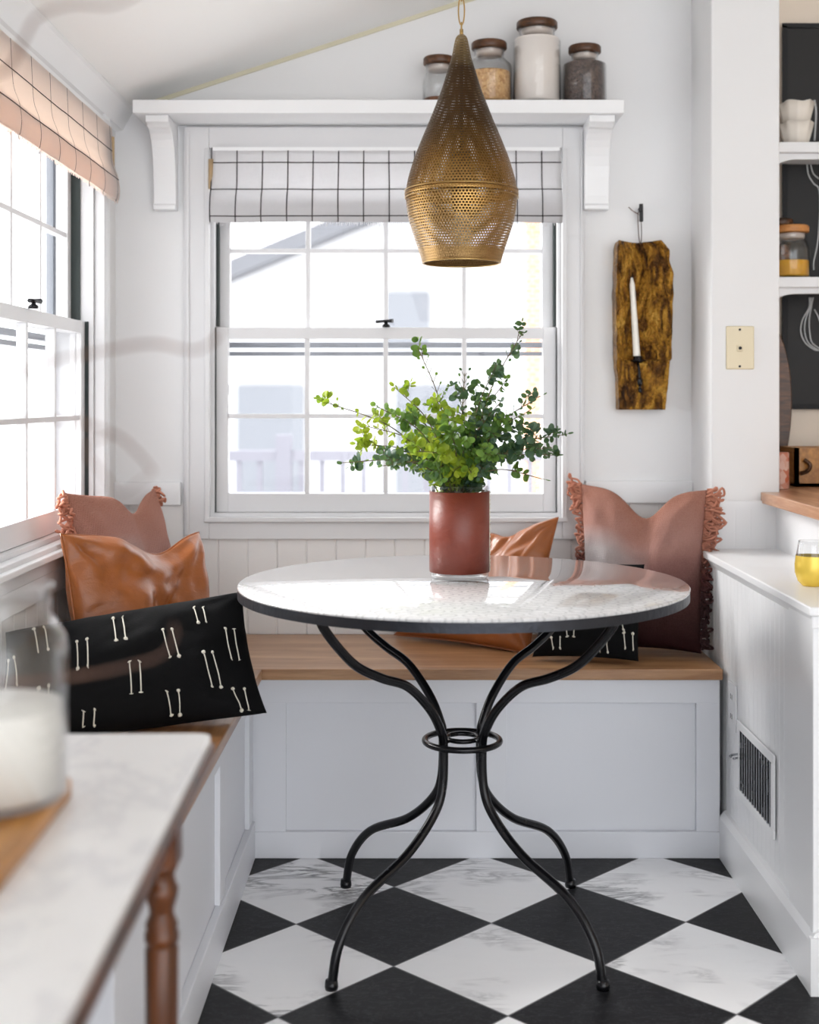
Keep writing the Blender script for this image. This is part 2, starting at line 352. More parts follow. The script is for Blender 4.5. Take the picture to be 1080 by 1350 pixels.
class MB:
    def __init__(s): s.v = []; s.f = []; s.mi = []; s.uv = {}; s.sm = []; s.cur = 0
    def face(s, idx, smooth=False, uv=None):
        s.f.append(tuple(idx)); s.mi.append(s.cur); s.sm.append(smooth)
        if uv: s.uv[len(s.f)-1] = uv
    def box(s, x0, x1, y0, y1, z0, z1):
        x0, x1 = sorted((x0, x1)); y0, y1 = sorted((y0, y1)); z0, z1 = sorted((z0, z1))
        b = len(s.v)
        s.v += [Vector(p) for p in ((x0,y0,z0),(x1,y0,z0),(x1,y1,z0),(x0,y1,z0),(x0,y0,z1),(x1,y0,z1),(x1,y1,z1),(x0,y1,z1))]
        for q in ((3,2,1,0),(4,5,6,7),(0,1,5,4),(1,2,6,5),(2,3,7,6),(3,0,4,7)): s.face([b+i for i in q])
        return s
    def hexa(s, pts):      # 8 points, same order as box
        b = len(s.v); s.v += [Vector(p) for p in pts]
        for q in ((3,2,1,0),(4,5,6,7),(0,1,5,4),(1,2,6,5),(2,3,7,6),(3,0,4,7)): s.face([b+i for i in q])
        return s
    def prism(s, poly, a, b):   # poly: list of 3D points, extruded from offset a to offset b
        n = len(poly); k = len(s.v); a = Vector(a); b = Vector(b)
        s.v += [Vector(p)+a for p in poly]+[Vector(p)+b for p in poly]
        s.face(list(range(k, k+n))[::-1]); s.face(range(k+n, k+2*n))
        for i in range(n): j = (i+1) % n; s.face((k+i, k+j, k+n+j, k+n+i))
        return s
    def tube(s, pts, r, n=8, closed=False, caps=True, uvv=None):
        pts = [Vector(p) for p in pts]; N = len(pts)
        rr = r if isinstance(r, (list, tuple)) else [r]*N
        b = len(s.v); up = Vector((.0123, .7, .71)).normalized(); prev = None
        for i, p in enumerate(pts):
            if closed: t = pts[(i+1) % N]-pts[i-1]
            else: t = pts[min(i+1, N-1)]-pts[max(i-1, 0)]
            if t.length < 1e-9: t = Vector((0, 0, 1))
            t.normalize()
            if prev is None: u = t.cross(up); u = u if u.length > .05 else t.cross(Vector((1, 0, 0)))
            else: u = prev-t*prev.dot(t)
            u.normalize(); prev = u; w = t.cross(u)
            for k in range(n):
                a = 2*PI*k/n; s.v.append(p+(u*math.cos(a)+w*math.sin(a))*rr[i])
        segs = N if closed else N-1
        for i in range(segs):
            j = (i+1) % N
            for k in range(n):
                l = (k+1) % n
                s.face((b+i*n+k, b+i*n+l, b+j*n+l, b+j*n+k), True, [uvv]*4 if uvv else None)
        if caps and not closed:
            s.face([b+k for k in range(n)][::-1], False, [uvv]*n if uvv else None); s.face([b+(N-1)*n+k for k in range(n)], False, [uvv]*n if uvv else None)
        return s
    def lathe(s, c, prof, n=40, smooth=True, cap=True, uvh=None):
        c = Vector(c); b = len(s.v); N = len(prof)
        L = [0]
        for i in range(1, N): L.append(L[-1]+math.hypot(prof[i][0]-prof[i-1][0], prof[i][1]-prof[i-1][1]))
        for r, z in prof:
            for k in range(n):
                a = 2*PI*k/n; s.v.append(c+Vector((r*math.cos(a), r*math.sin(a), z)))
        for i in range(N-1):
            for k in range(n):
                l = (k+1) % n
                v0, v1 = L[i]/L[-1], L[i+1]/L[-1]
                if uvh: v0, v1 = uvh(prof[i][1]), uvh(prof[i+1][1])
                s.face((b+i*n+k, b+i*n+l, b+(i+1)*n+l, b+(i+1)*n+k), smooth, [(k/n, v0), ((k+1)/n, v0), ((k+1)/n, v1), (k/n, v1)])
        if cap:
            if prof[0][0] > 1e-5: s.face([b+k for k in range(n)][::-1])
            if prof[-1][0] > 1e-5: s.face([b+(N-1)*n+k for k in range(n)])
        return s
    def build(s, name, mats, parent=None, bevel=0, kind=None, label=None, origin=None):
        mats = mats if isinstance(mats, (list, tuple)) else [mats]
        o0 = parent.matrix_world.translation if parent else Vector((0, 0, 0))
        o0 = WORLD.get(parent.name, Vector((0,0,0))) if parent else (Vector(origin) if origin is not None else Vector((0,0,0)))
        me = bpy.data.meshes.new(name); me.from_pydata([p-o0 for p in s.v], [], s.f)
        for m in mats: me.materials.append(m)
        for i, p in enumerate(me.polygons): p.material_index = s.mi[i]; p.use_smooth = s.sm[i]
        if s.uv:
            uvl = me.uv_layers.new(name='UVMap')
            for i, p in enumerate(me.polygons):
                if i in s.uv:
                    for li, c in zip(p.loop_indices, s.uv[i]): uvl.data[li].uv = c
        me.validate()
        bm = bmesh.new(); bm.from_mesh(me); bmesh.ops.recalc_face_normals(bm, faces=bm.faces); bm.to_mesh(me); bm.free()
        o = bpy.data.objects.new(name, me); col.objects.link(o)
        if parent: o.parent = parent
        elif origin is not None: o.location = origin
        WORLD[o.name] = Vector(o0)
        if bevel:
            bv = o.modifiers.new('bevel', 'BEVEL'); bv.width = bevel; bv.segments = 2; bv.limit_method = 'ANGLE'; bv.angle_limit = math.radians(40)
        if kind: o['kind'] = kind
        if label: o['label'] = label
        return o
WORLD = {}
def thing(name, loc, label, cat, group=None):
    o = bpy.data.objects.new(name, None); col.objects.link(o); o.location = loc; o.empty_display_size = .05
    WORLD[o.name] = Vector(loc)
    o['label'] = label; o['category'] = cat
    if group: o['group'] = group
    return o
def tag(o, label, cat, group=None):
    o['label'] = label; o['category'] = cat
    if group: o['group'] = group
    return o
def struct_empty(name, loc=(0,0,0)):
    o = bpy.data.objects.new(name, None); col.objects.link(o); o['kind'] = 'structure'; o.location = loc; WORLD[o.name] = Vector(loc); return o
def smooth_path(pts, k=8):
    """Catmull-Rom through pts"""
    pts = [Vector(p) for p in pts]; q = [pts[0]*2-pts[1]]+pts+[pts[-1]*2-pts[-2]]; out = []
    for i in range(1, len(q)-2):
        for j in range(k):
            t = j/k; a, b, c, d = q[i-1:i+3]
            out.append(.5*((2*b)+(c-a)*t+(2*a-5*b+4*c-d)*t*t+(3*b-a-3*c+d)*t**3))
    out.append(pts[-1]); return out
def bead(mb, o, u, v, n, w, h, pitch=.04, gw=.005, gd=.0035):
    """beadboard sheet: origin o, width along u, height along v, front normal n"""
    o, u, v, n = map(Vector, (o, u, v, n)); xs = [0]; ds = [0]; x = pitch/2
    while x+gw < w:
        xs += [x-gw/2, x, x+gw/2]; ds += [0, -gd, 0]; x += pitch
    xs.append(w); ds.append(0); b = len(mb.v)
    for X, D in zip(xs, ds):
        mb.v.append(o+u*X+n*D); mb.v.append(o+u*X+n*D+v*h)
    for i in range(len(xs)-1):
        mb.face((b+2*i, b+2*i+2, b+2*i+3, b+2*i+1))
    return mb

# ================================================================== SETTING
YB = 3.75      # back wall
XL = -.865     # left wall
MB().box(-.99, 3.2, -1.6, 4.05, -.06, 0).build('floor', FLOOR, kind='structure')
# openings
WX0, WX1, WZ0, WZ1 = -.592, .425, .816, 1.878
LY0, LY1 = 2.46, 3.50
def cz(x): return 1.985+.325*(x+.865)          # sloped ceiling height
b = MB()
b.box(XL-.15, WX0, YB, YB+.13, 0, 2.6).box(WX1, .80, YB, YB+.13, 0, 2.6).box(WX0, WX1, YB, YB+.13, 0, WZ0).box(WX0, WX1, YB, YB+.13, WZ1, 2.6)
b.build('wall_back', WHITE, kind='structure')
b = MB()
b.box(XL-.13, XL, LY1, YB, 0, 2.2).box(XL-.13, XL, -1.6, LY0, 0, 2.2).box(XL-.13, XL, LY0, LY1, 0, WZ0).box(XL-.13, XL, LY0, LY1, WZ1+.02, 2.2)
b.build('wall_left', WHITE, kind='structure')
MB().prism([(XL-.13, 0, cz(XL-.13)), (3.2, 0, cz(3.2)), (3.2, 0, cz(3.2)+.08), (XL-.13, 0, cz(XL-.13)+.08)], (0, -1.6, 0), (0, 4.05, 0)).build('ceiling', CEIL, kind='structure')
# pillar between nook and kitchen, kitchen wall behind it
MB().box(.80, .985, 3.5, 4.0, 0, 2.75).build('wall_pillar', WHITE, kind='structure', bevel=.004)
MB().box(.985, 3.2, 3.95, 4.05, 0, 3.4).build('wall_kitchen', CREAM, kind='structure')
MB().box(3.1, 3.2, -1.6, 3.95, 0, 3.4).build('wall_right', CREAM, kind='structure')
# caulk line where ceiling meets back wall
b = MB(); x0, x1 = -.80, .9
b.prism([(x0, 0, cz(x0)-.012), (x1, 0, cz(x1)-.012), (x1, 0, cz(x1)), (x0, 0, cz(x0))], (0, YB-.007, 0), (0, YB, 0))
b.build('trim_1', YSEAM, kind='structure')
# crown along the left wall
MB().prism([(XL, 0, 1.93), (XL+.02, 0, 1.935), (XL+.05, 0, 1.985), (XL+.05, 0, 2.0), (XL, 0, 1.985)], (0, 1.2, 0), (0, YB, 0)).build('trim_2', TRIM, kind='structure')
# chair rails
MB().box(XL, WX0-.082, YB-.022, YB, .852, .918).build('trim_3', TRIM, kind='structure', bevel=.003)
MB().box(WX1+.066, .80, YB-.022, YB, .858, .922).build('trim_4', TRIM, kind='structure', bevel=.003)
# beadboard under the windows
b = MB(); bead(b, (XL, YB-.008, .48), (1, 0, 0), (0, 0, 1), (0, -1, 0), .80-XL, .275, .085)
bead(b, (XL, YB-.008, .755), (1, 0, 0), (0, 0, 1), (0, -1, 0), WX0-.075-XL, .10, .085); bead(b, (WX1+.066, YB-.008, .755), (1, 0, 0), (0, 0, 1), (0, -1, 0), .80-WX1-.066, .105, .085)
b.build('wall_back_beadboard', BEADP, kind='structure')
b = MB(); bead(b, (XL+.008, 1.2, .48), (0, 1, 0), (0, 0, 1), (1, 0, 0), YB-1.2, .225, .085)
b.build('wall_left_beadboard', BEADP, kind='structure')
b = MB(); bead(b, (.80, 3.488, .60), (1, 0, 0), (0, 0, 1), (0, -1, 0), .185, .262, .041)
b.box(.795, .985, 3.484, 3.5, .862, .884); b.box(.80, .985, 3.4885, 3.5, .60, .862)
b.build('wall_pillar_beadboard', TRIM, kind='structure')

# ---- windows: same unit, on the back wall and the left wall
def window(name, T, w, shade_far):
    """T(u, d, z): u along wall from opening's first edge, d outward from wall face"""
    root = struct_empty(name)
    def bx(mb, u0, u1, d0, d1, z0, z1):
        a, c = T(u0, d0, z0), T(u1, d1, z1); mb.box(a[0], c[0], a[1], c[1], a[2], c[2])
    z0, z1 = WZ0, WZ1
    b = MB(); cw = .072
    bx(b, -cw, 0, -.02, 0, z0-.062, z1+.062); bx(b, w, w+.064, -.02, 0, z0-.062, z1+.062)
    bx(b, 0, w, -.02, 0, z1, z1+.062); bx(b, 0, w, -.02, 0, z0-.062, z0)
    bx(b, -cw+.006, -cw+.016, -.026, -.019, z0-.05, z1+.05); bx(b, w+.05, w+.058, -.026, -.019, z0-.05, z1+.05)
    bx(b, -.012, .0015, -.028, -.001, z0+.0005, z1-.001); bx(b, w-.0015, w+.012, -.028, -.001, z0+.0005, z1-.001); bx(b, -.013, w+.013, -.03, -.001, z0-.012, z0+.0015)
    b.build('casing', WTRIM, root, .002)
    b = MB(); bx(b, 0, .012, 0, .13, z0, z1); bx(b, w-.012, w, 0, .13, z0, z1); bx(b, .012, w-.012, 0, .13, z0, z0+.012); bx(b, .012, w-.012, 0, .13, z1-.012, z1)
    b.build('jamb', WTRIM, root)
    b = MB(); bx(b, .012, .020, .034, .062, 1.37, z1-.014); bx(b, w-.020, w-.012, .034, .062, 1.37, z1-.014); bx(b, .010, .0138, .012, .05, z0+.013, 1.366); bx(b, w-.0138, w-.010, .012, .05, z0+.013, 1.366)
    b.build('sash_track', DGREEN, root)
    g0, g1 = .049, w-.052
    def sash(nm, d0, d1, zb, zt, bot, top):
        b = MB(); e0, e1 = .014, w-.014
        bx(b, e0, g0, d0, d1, zb, zt); bx(b, g1, e1, d0, d1, zb, zt)
        bx(b, g0, g1, d0, d1, zb, bot); bx(b, g0, g1, d0, d1, top, zt)
        # inner bead
        for k in (1, 2, 3):
            u = g0+(g1-g0)*k/4; bx(b, u-.007, u+.007, d0+.003, d1-.003, bot, top)
        zm = (bot+top)/2
        bx(b, g0, g1, d0+.0035, d1-.0035, zm-.0065, zm+.0065)
        o = b.build(nm, WTRIM, root, .0015)
        p = MB(); dm = (d0+d1)/2; bx(p, g0, g1, dm-.0015, dm+.0015, bot, top); p.build('pane', GLASS, o)
        return o
    lo = sash('lower_sash', .022, .052, z0+.013, 1.366, .883, 1.333)
    sash('upper_sash', .058, .088, 1.335, z1-.013, 1.366, 1.82)
    b = MB()
    u = w*.5
    a = T(u, .012, 1.368)
    b.lathe(Vector(a)+Vector((0, 0, -.002)), [(.012, 0), (.012, .006), (.006, .01), (.006, .016)], 12)
    t0, t1 = Vector(T(u-.03, .012, 1.382)), Vector(T(u+.02, .0, 1.384)); b.tube([t0, Vector(T(u, .01, 1.384)), t1], [.005, .004, .006], 8)
    b.build('sash_lock', IRON, root)
    # outer storm frame
    b = MB(); bx(b, .02, w-.02, .10, .118, z0+.02, .86); bx(b, .02, w-.02, .10, .118, 1.310, 1.326); bx(b, .02, w-.02, .10, .118, 1.286, 1.298)
    bx(b, .02, .04, .1, .118, z0+.02, z1-.02); bx(b, w-.04, w-.02, .1, .118, z0+.02, z1-.02)
    b.build('storm_frame', STORM, root)
    # small lift catches on the inner stile
    b = MB(); bx(b, g0-.006, g0+.004, .014, .022, 1.17, 1.20); bx(b, g0-.014, g0-.004, .014, .022, 1.10, 1.13); b.build('sash_catch', WTRIM, root)
    return root
window('window_1', lambda u, d, z: (WX0+u, YB+d, z), WX1-WX0, 0)
window('window_2', lambda u, d, z: (XL-d, LY0+u, z), LY1-LY0, 0)
# fluted strips of the left window casing and its inner stool
b = MB()
for k in range(4): b.box(XL+.02, XL+.026, LY1+.012+k*.016, LY1+.02+k*.016, .76, 1.93)
b.build('trim_5', TRIM, kind='structure')
MB().box(XL, XL+.045, LY0-.1, LY1+.07, .79, .806).box(XL, XL+.018, LY0-.1, LY1+.07, .70, .7915).build('trim_6', TRIM, kind='structure', bevel=.003)

# ---- half wall with beadboard, cap and baseboard
hw = MB(); hw.box(.79, .97, 2.545, 3.5, 0, .735)
hwo = hw.build('wall_half', TRIM, kind='structure')
b = MB(); bead(b, (.785, 2.70, .11), (0, 1, 0), (0, 0, 1), (-1, 0, 0), .80, .615, .036, .006, .004)
b.box(.7855, .79, 2.70, 3.5, .11, .735)
b.build('wall_half_beadboard', TRIM, kind='structure')
b = MB(); b.box(.778, .792, 2.531, 2.70, .001, .735).box(.7765, .97, 2.529, 2.545, 0, .7345)
b.build('trim_7', TRIM, kind='structure', bevel=.002)
b = MB(); b.box(.765, .975, 2.51, 3.5, .737, .755).prism([(.77, 0, .737), (.785, 0, .715), (.79, 0, .700), (.97, 0, .700), (.97, 0, .737)], (0, 2.53, 0), (0, 3.5, 0))
b.box(.772, .97, 2.518, 2.5285, .712, .7375)
b.build('trim_8', TRIM, kind='structure', bevel=.003)
b = MB(); b.prism([(.768, 0, 0), (.79, 0, 0), (.79, 0, .125), (.778, 0, .118), (.768, 0, .104)], (0, 2.52, 0), (0, 3.27, 0)); b.box(.7675, .97, 2.513, 2.528, 0, .112)
b.build('baseboard_right', TRIM, kind='structure')

# ================================================================== FURNITURE
# ---- back bench
def bench_back():
    t = thing('corner_bench', (.18, 3.5, 0), 'white panelled built-in bench with an oak seat under the back window', 'bench')
    b = MB(); b.box(XL+.01, .774, 3.255, YB-.009, .452, .480); b.build('seat', OAK, t, .003)
    b = MB(); b.box(-.435, .77, 3.285, 3.30, 0, .4515)
    b.build('front_panel', BENCHW, t)
    b = MB()
    for x0, x1 in ((-.42, -.325), (.155, .232), (.71, .77)): b.box(x0, x1, 3.273, 3.2855, .066, .391)
    b.box(-.42, .77, 3.273, 3.285, .39, .452)
    b.build('panel_frame', BENCHW, t, .0015)
    b = MB(); b.box(-.42, .77, 3.268, 3.2845, 0, .067); b.build('plinth', BENCHW, t, .002)
bench_back()
def bench_left():
    t = thing('corner_bench', (-.63, 2.5, 0), 'white panelled built-in bench with an oak seat along the left wall under the checked blind', 'bench')
    b = MB(); b.box(XL+.01, -.384, 1.74, 3.254, .452, .480); b.build('seat', OAKY, t, .003)
    b = MB(); b.box(-.435, -.42, 1.761, 3.266, 0, .4515).box(XL+.01, -.434, 1.76, 1.775, 0, .4515); b.build('front_panel', BENCHW, t)
    b = MB()
    for y0, y1 in ((1.76, 1.84), (2.20, 2.275), (2.72, 2.80), (3.20, 3.266)): b.box(-.4205, -.408, y0, y1, .095, .39)
    b.box(-.42, -.408, 1.7602, 3.266, .389, .4518)
    b.build('panel_frame', BENCHW, t, .0015)
    b = MB(); b.box(-.42, -.402, 1.76, 3.267, 0, .095); b.build('plinth', BENCHW, t, .002)
bench_left()

# ---- round table
TC = Vector((.103, 2.812, 0)); TZ = .762; TR = .484
def table():
    t = thing('round_table', TC, 'round bistro table with pale polished stone top, dark rim and curved black iron legs', 'table')
    b = MB(); b.lathe(TC, [(0, TZ-.006), (TR, TZ-.006), (TR+.0005, TZ-.002), (TR-.002, TZ), (0, TZ)], 128); 
    b.f = [f for f in b.f]; b.build('tabletop', TABLETOP, t)
    b = MB(); b.lathe(TC, [(0, TZ-.0062), (TR-.0005, TZ-.0062), (TR-.0005, TZ-.0255), (0, TZ-.0256)], 128, smooth=False)
    b.build('rim', RIM, t)
    prof = [(.377, .004), (.356, .083), (.290, .155), (.168, .2115), (.0894, .275), (.062, .33), (.0585, .417), (.0672, .450), (.1009, .5025), (.166, .560), (.240, .589), (.309, .623), (.361, .669), (.398, .712), (.412, TZ-.022)]
    pr = smooth_path([Vector((r, 0, z)) for r, z in prof], 7)
    for a in (45, 135, 225, 315):
        d = Vector((math.cos(math.radians(a)), math.sin(math.radians(a)), 0))
        b = MB(); b.tube([TC+d*p.x+Vector((0, 0, p.z)) for p in pr], .0098, 12)
        foot = TC+d*.377
        lg = b.build('leg', IRON, t)
        f = MB(); f.lathe(foot, [(.0, 0), (.0125, 0), (.0135, .006), (.012, .018), (.0, .02)], 14); f.build('foot_cap', IRON, lg)
    b = MB(); n = 48
    b.tube([TC+Vector((.0815*math.cos(2*PI*k/n), .0815*math.sin(2*PI*k/n), .418)) for k in range(n)], .0068, 10, closed=True)
    b.build('ring', IRON, t)
    b = MB(); b.tube([TC+Vector((.034*math.cos(2*PI*k/n), .034*math.sin(2*PI*k/n), .424)) for k in range(n)], .0055, 8, closed=True)
    for a in (45, 135, 225, 315):
        d = Vector((math.cos(math.radians(a)), math.sin(math.radians(a)), 0)); b.tube([TC+d*.034+Vector((0,0,.424)), TC+d*.058+Vector((0,0,.424))], .004, 6)
    b.build('inner_ring', IRON, t)
    b = MB()
    for a in (0, 90):
        d = Vector((math.cos(math.radians(a+45)), math.sin(math.radians(a+45)), 0)); b.tube([TC-d*.42+Vector((0, 0, TZ-.027)), TC+d*.42+Vector((0, 0, TZ-.027))], .006, 6)
    b.build('top_brace', IRON, t)
table()

# ---- foreground marble table
def fg_table():
    Z = .74; c = H-Z
    far = c*F/(966-PY)                      # distance of its back edge
    rot = Matrix.Rotation(math.radians(1.3), 4, 'Z')
    cr = Vector((P(280, 966, far).x, far, 0))
    W, L = .60, 1.15
    t = thing('side_table', cr+Vector((-.3, -.5, 0)), 'white marble topped table with a turned red-brown wooden leg in the left foreground', 'table')
    def R(x, y, z): return cr+(rot @ Vector((x, y, 0)))+Vector((0, 0, z))
    def rbox(b, x0, x1, y0, y1, z0, z1): b.hexa([R(x0,y0,z0),R(x1,y0,z0),R(x1,y1,z0),R(x0,y1,z0),R(x0,y0,z1),R(x1,y0,z1),R(x1,y1,z1),R(x0,y1,z1)])
    b = MB(); r = .018; poly = []
    for (cx, cy, a0) in ((-r, -r, 0), (-W+r, -r, 90), (-W+r, -L+r, 180), (-r, -L+r, 270)):
        for k in range(6):
            a = math.radians(a0+18*k); poly.append(R(cx+r*math.cos(a), cy+r*math.sin(a), 0))
    b.prism(poly, (0, 0, Z-.011), (0, 0, Z)); b.build('marble_top', MARBLE, t, .002)
    b = MB(); rbox(b, -W+.003, .004, -L, -.003, Z-.024, Z-.0112); b.build('wood_edge', TURNED, t, .003)
    b = MB()
    rbox(b, -.045, -.03, -L+.1, -.12, Z-.10, Z-.0242); rbox(b, -W+.03, -W+.045, -L+.1, -.12, Z-.10, Z-.0242); rbox(b, -W+.06, -.06, -.11, -.095, Z-.10, Z-.0242)
    b.build('apron', TURNED, t, .002)
    for (x, y) in ((-.040, -.135), (-W+.045, -.135), (-.040, -L+.1), (-W+.045, -L+.1)):
        b = MB(); h = .0203
        rbox(b, x-h, x+h, y-h, y+h, Z-.114, Z-.0244)
        c0 = R(x, y, 0)
        pf = [(.0, 0), (.010, 0), (.012, .03), (.0145, .20), (.0185, .42), (.0192, .528), (.0175, .531), (.0175, .534), (.0197, .537), (.0197, .546), (.0175, .549), (.0188, .556), (.014, .568), (.0145, .574), (.0182, .587), (.0196, .597), (.0165, .602), (.0145, .612), (.0175, .620), (.0190, .628)]
        b.lathe(c0, pf, 24); b.build('leg', TURNED, t)
    return Z
FZ = fg_table()
# chopping board
b = MB()
pts = [P(-150, 1012, 1.36), P(78, 1012, 1.36), P(20, 1150, 1.10), P(-330, 1150, 1.10)]
pts = [Vector((-.80, 1.37, 0)), Vector((-.366, 1.375, 0)), Vector((-.360, 1.36, 0)), Vector((-.352, 1.10, 0)), Vector((-.37, 1.03, 0)), Vector((-.80, 1.03, 0))]
b.prism(pts, (0, 0, FZ), (0, 0, FZ+.02))
tag(b.build('chopping_board', BOARDW, bevel=.003), 'honey-coloured wooden board under the big glass jar on the marble table', 'chopping board')

STOP = paint('pale_stopper', srgb(206, 194, 186), .3)
def jar(name, c, r, h, fill, fillmat, lidmat, label, rn=None, shoulder=.03, lid=True, group=None, thick=.003, nk=.022, cat='jar'):
    rn = rn or r*.75; t = thing(name, c, label, cat, group)
    b = MB()
    pf = [(0, 0), (r*.93, 0), (r, .006), (r, h-shoulder-nk), (r*.97, h-shoulder*.7-nk), (rn+.004, h-nk-.004), (rn, h-nk), (rn, h-.004), (rn+.003, h), (rn, h+.0005)]
    pin = [(max(x-thick, 0), max(z, .006)) for x, z in pf[::-1][1:]]
    b.lathe(c, pf+pin[:-1]+[(0, .006)], 40, cap=False)
    b.build('glass_body', JGLASS, t)
    b = MB(); q = r-thick-.0008; b.lathe(c, [(0, .0075), (q*.95, .0075), (q, .012), (q, fill-.004), (q*.98, fill), (0, fill+.002)], 36)
    b.build('contents', fillmat, t)
    if lid:
        b = MB(); rl = rn+.008; b.lathe(c, [(0, h+.001), (rl-.002, h+.001), (rl, h+.004), (rl, h+.018), (rl-.003, h+.022), (0, h+.023)], 36)
        b.build('lid', lidmat, t, label=None)
        b = MB(); b.lathe(c, [(0, h-.016), (rn-.006, h-.016), (rn-.004, h-.002), (0, h-.002)], 30); b.build('stopper', STOP, t)
    return t
# big foreground jar, milk inside
jar('glass_jar', Vector((P(-6, 900, 1.30).x, 1.29, FZ+.0205)), .073, .212, .095, MILK, None, 'large clear glass jar half full of white milk on the wooden board', rn=.057, shoulder=.03, lid=False, nk=.03)

# ---- shelf over window with brackets
def shelf():
    t = thing('wall_shelf', (-.1, YB, 1.95), 'long white wall shelf on two curved brackets above the back window', 'shelf')
    MB().box(-.779, .578, 3.578, YB, 1.947, 1.984).build('board', TRIM, t, .002)
    for x0, x1 in ((-.748, -.684), (.485, .556)):
        pts = [(YB, 1.947), (3.60, 1.947), (3.60, 1.928), (3.615, 1.924)]
        for k in range(9):
            a = PI/2*k/8; pts.append((3.625+.085*math.sin(a)**1.0*1.0, 1.918-.155*(1-math.cos(a))))
        pts += [(3.712, 1.74), (3.712, 1.716), (3.706, 1.712), (3.706, 1.700), (YB, 1.700)]
        b = MB(); b.prism([(0, y, z) for y, z in pts], (x0, 0, 0), (x1, 0, 0))
        b.build('bracket', TRIM, t, .002)
shelf()
SZ = 1.985
jar('storage_jar', Vector((P(579, 0, 3.665).x, 3.665, SZ)), .047, .115, .020, NUTS, ACACIA, 'nearly empty glass jar with dark wooden lid and brown nuts, left end of shelf row', group='lidded jars on the shelf', rn=.037)
jar('storage_jar', Vector((P(645, 0, 3.665).x, 3.665, SZ)), .064, .158, .094, OATS, ACACIA, 'glass jar half full of golden oats with dark wooden lid', group='lidded jars on the shelf', rn=.042)
jar('storage_jar', Vector((P(708, 0, 3.665).x, 3.665, SZ)), .067, .216, .188, FLOUR, ACACIA, 'tall glass jar full of white flour, the tallest on the shelf', group='lidded jars on the shelf', rn=.050, shoulder=.014)
jar('storage_jar', Vector((P(771, 0, 3.665).x, 3.665, SZ)), .061, .147, .118, BEANS, ACACIA, 'glass jar full of dark brown beans at the right end of the shelf', group='lidded jars on the shelf', rn=.038, shoulder=.012)

# ---- roman blinds
DOWEL = wood('pale_dowel_wood', srgb(200, 176, 140), srgb(170, 144, 108), 'z')
def blind(T, w, ztop, zbot, mat, loc, label):
    t = thing('roman_blind', loc, label, 'blind', None)
    prof = [(.004, ztop), (.012, ztop-.01), (.016, ztop-.06), (.022, ztop-.11), (.042, ztop-.145), (.05, zbot+.03), (.046, zbot+.004), (.040, zbot), (.034, zbot+.012), (.030, zbot+.06)]
    N = 60; b = MB(); pf = smooth_path([Vector((d, z, 0)) for d, z in prof], 4)
    th = .002
    for lay in (0, 1):
        base = len(b.v)
        for i in range(N+1):
            u = w*i/N
            for p in pf:
                wob = .004*noise.noise(Vector((u*7, p.y*9, 3)))
                kz = (ztop-p.y)/(ztop-zbot); b.v.append(Vector(T(u, p.x+wob*kz-th*lay, p.y+.003*kz*noise.noise(Vector((u*5, 1, p.y*4))))))
        m_ = len(pf)
        for i in range(N):
            for j in range(m_-1):
                b.face((base+i*m_+j, base+(i+1)*m_+j, base+(i+1)*m_+j+1, base+i*m_+j+1), True)
    m_ = len(pf); o2 = (N+1)*m_
    for j in range(m_-1):
        for i in (0, N): b.face((i*m_+j, i*m_+j+1, o2+i*m_+j+1, o2+i*m_+j))
    b.build('shade_cloth', mat, t)
    b = MB(); random.seed(3)
    for k in range(int(w/.006)):
        u = w*k/int(w/.006); l = random.uniform(.004, .013)
        b.tube([T(u, .04, zbot+.002), T(u+random.uniform(-.003, .003), .041, zbot-l)], .0009, 4)
    b.build('frayed_hem', mat, t)
    b = MB(); b.tube([T(.0, .012, ztop-.12), T(.0, .012, ztop-.035)], .008, 8); b.build('dowel_end', DOWEL, t)
    b = MB(); a, c = T(.004, .0, ztop-.02), T(w-.004, .012, ztop); b.box(a[0], c[0], a[1], c[1], a[2], c[2]); b.build('head_rail', TRIM, t)
blind(lambda u, d, z: (-.5826+u, YB-.031-d, z), 1.001, 1.878, 1.660, LINEN, (-.08, YB, 1.87), 'off-white linen roman blind with thin dark check at the back window')
blind(lambda u, d, z: (XL+.022+d*.6, 3.575-u, z), 1.30, 1.915, 1.705, LINENL, (XL, 3.0, 1.9), 'sunlit peach-toned checked linen blind over the left wall window')

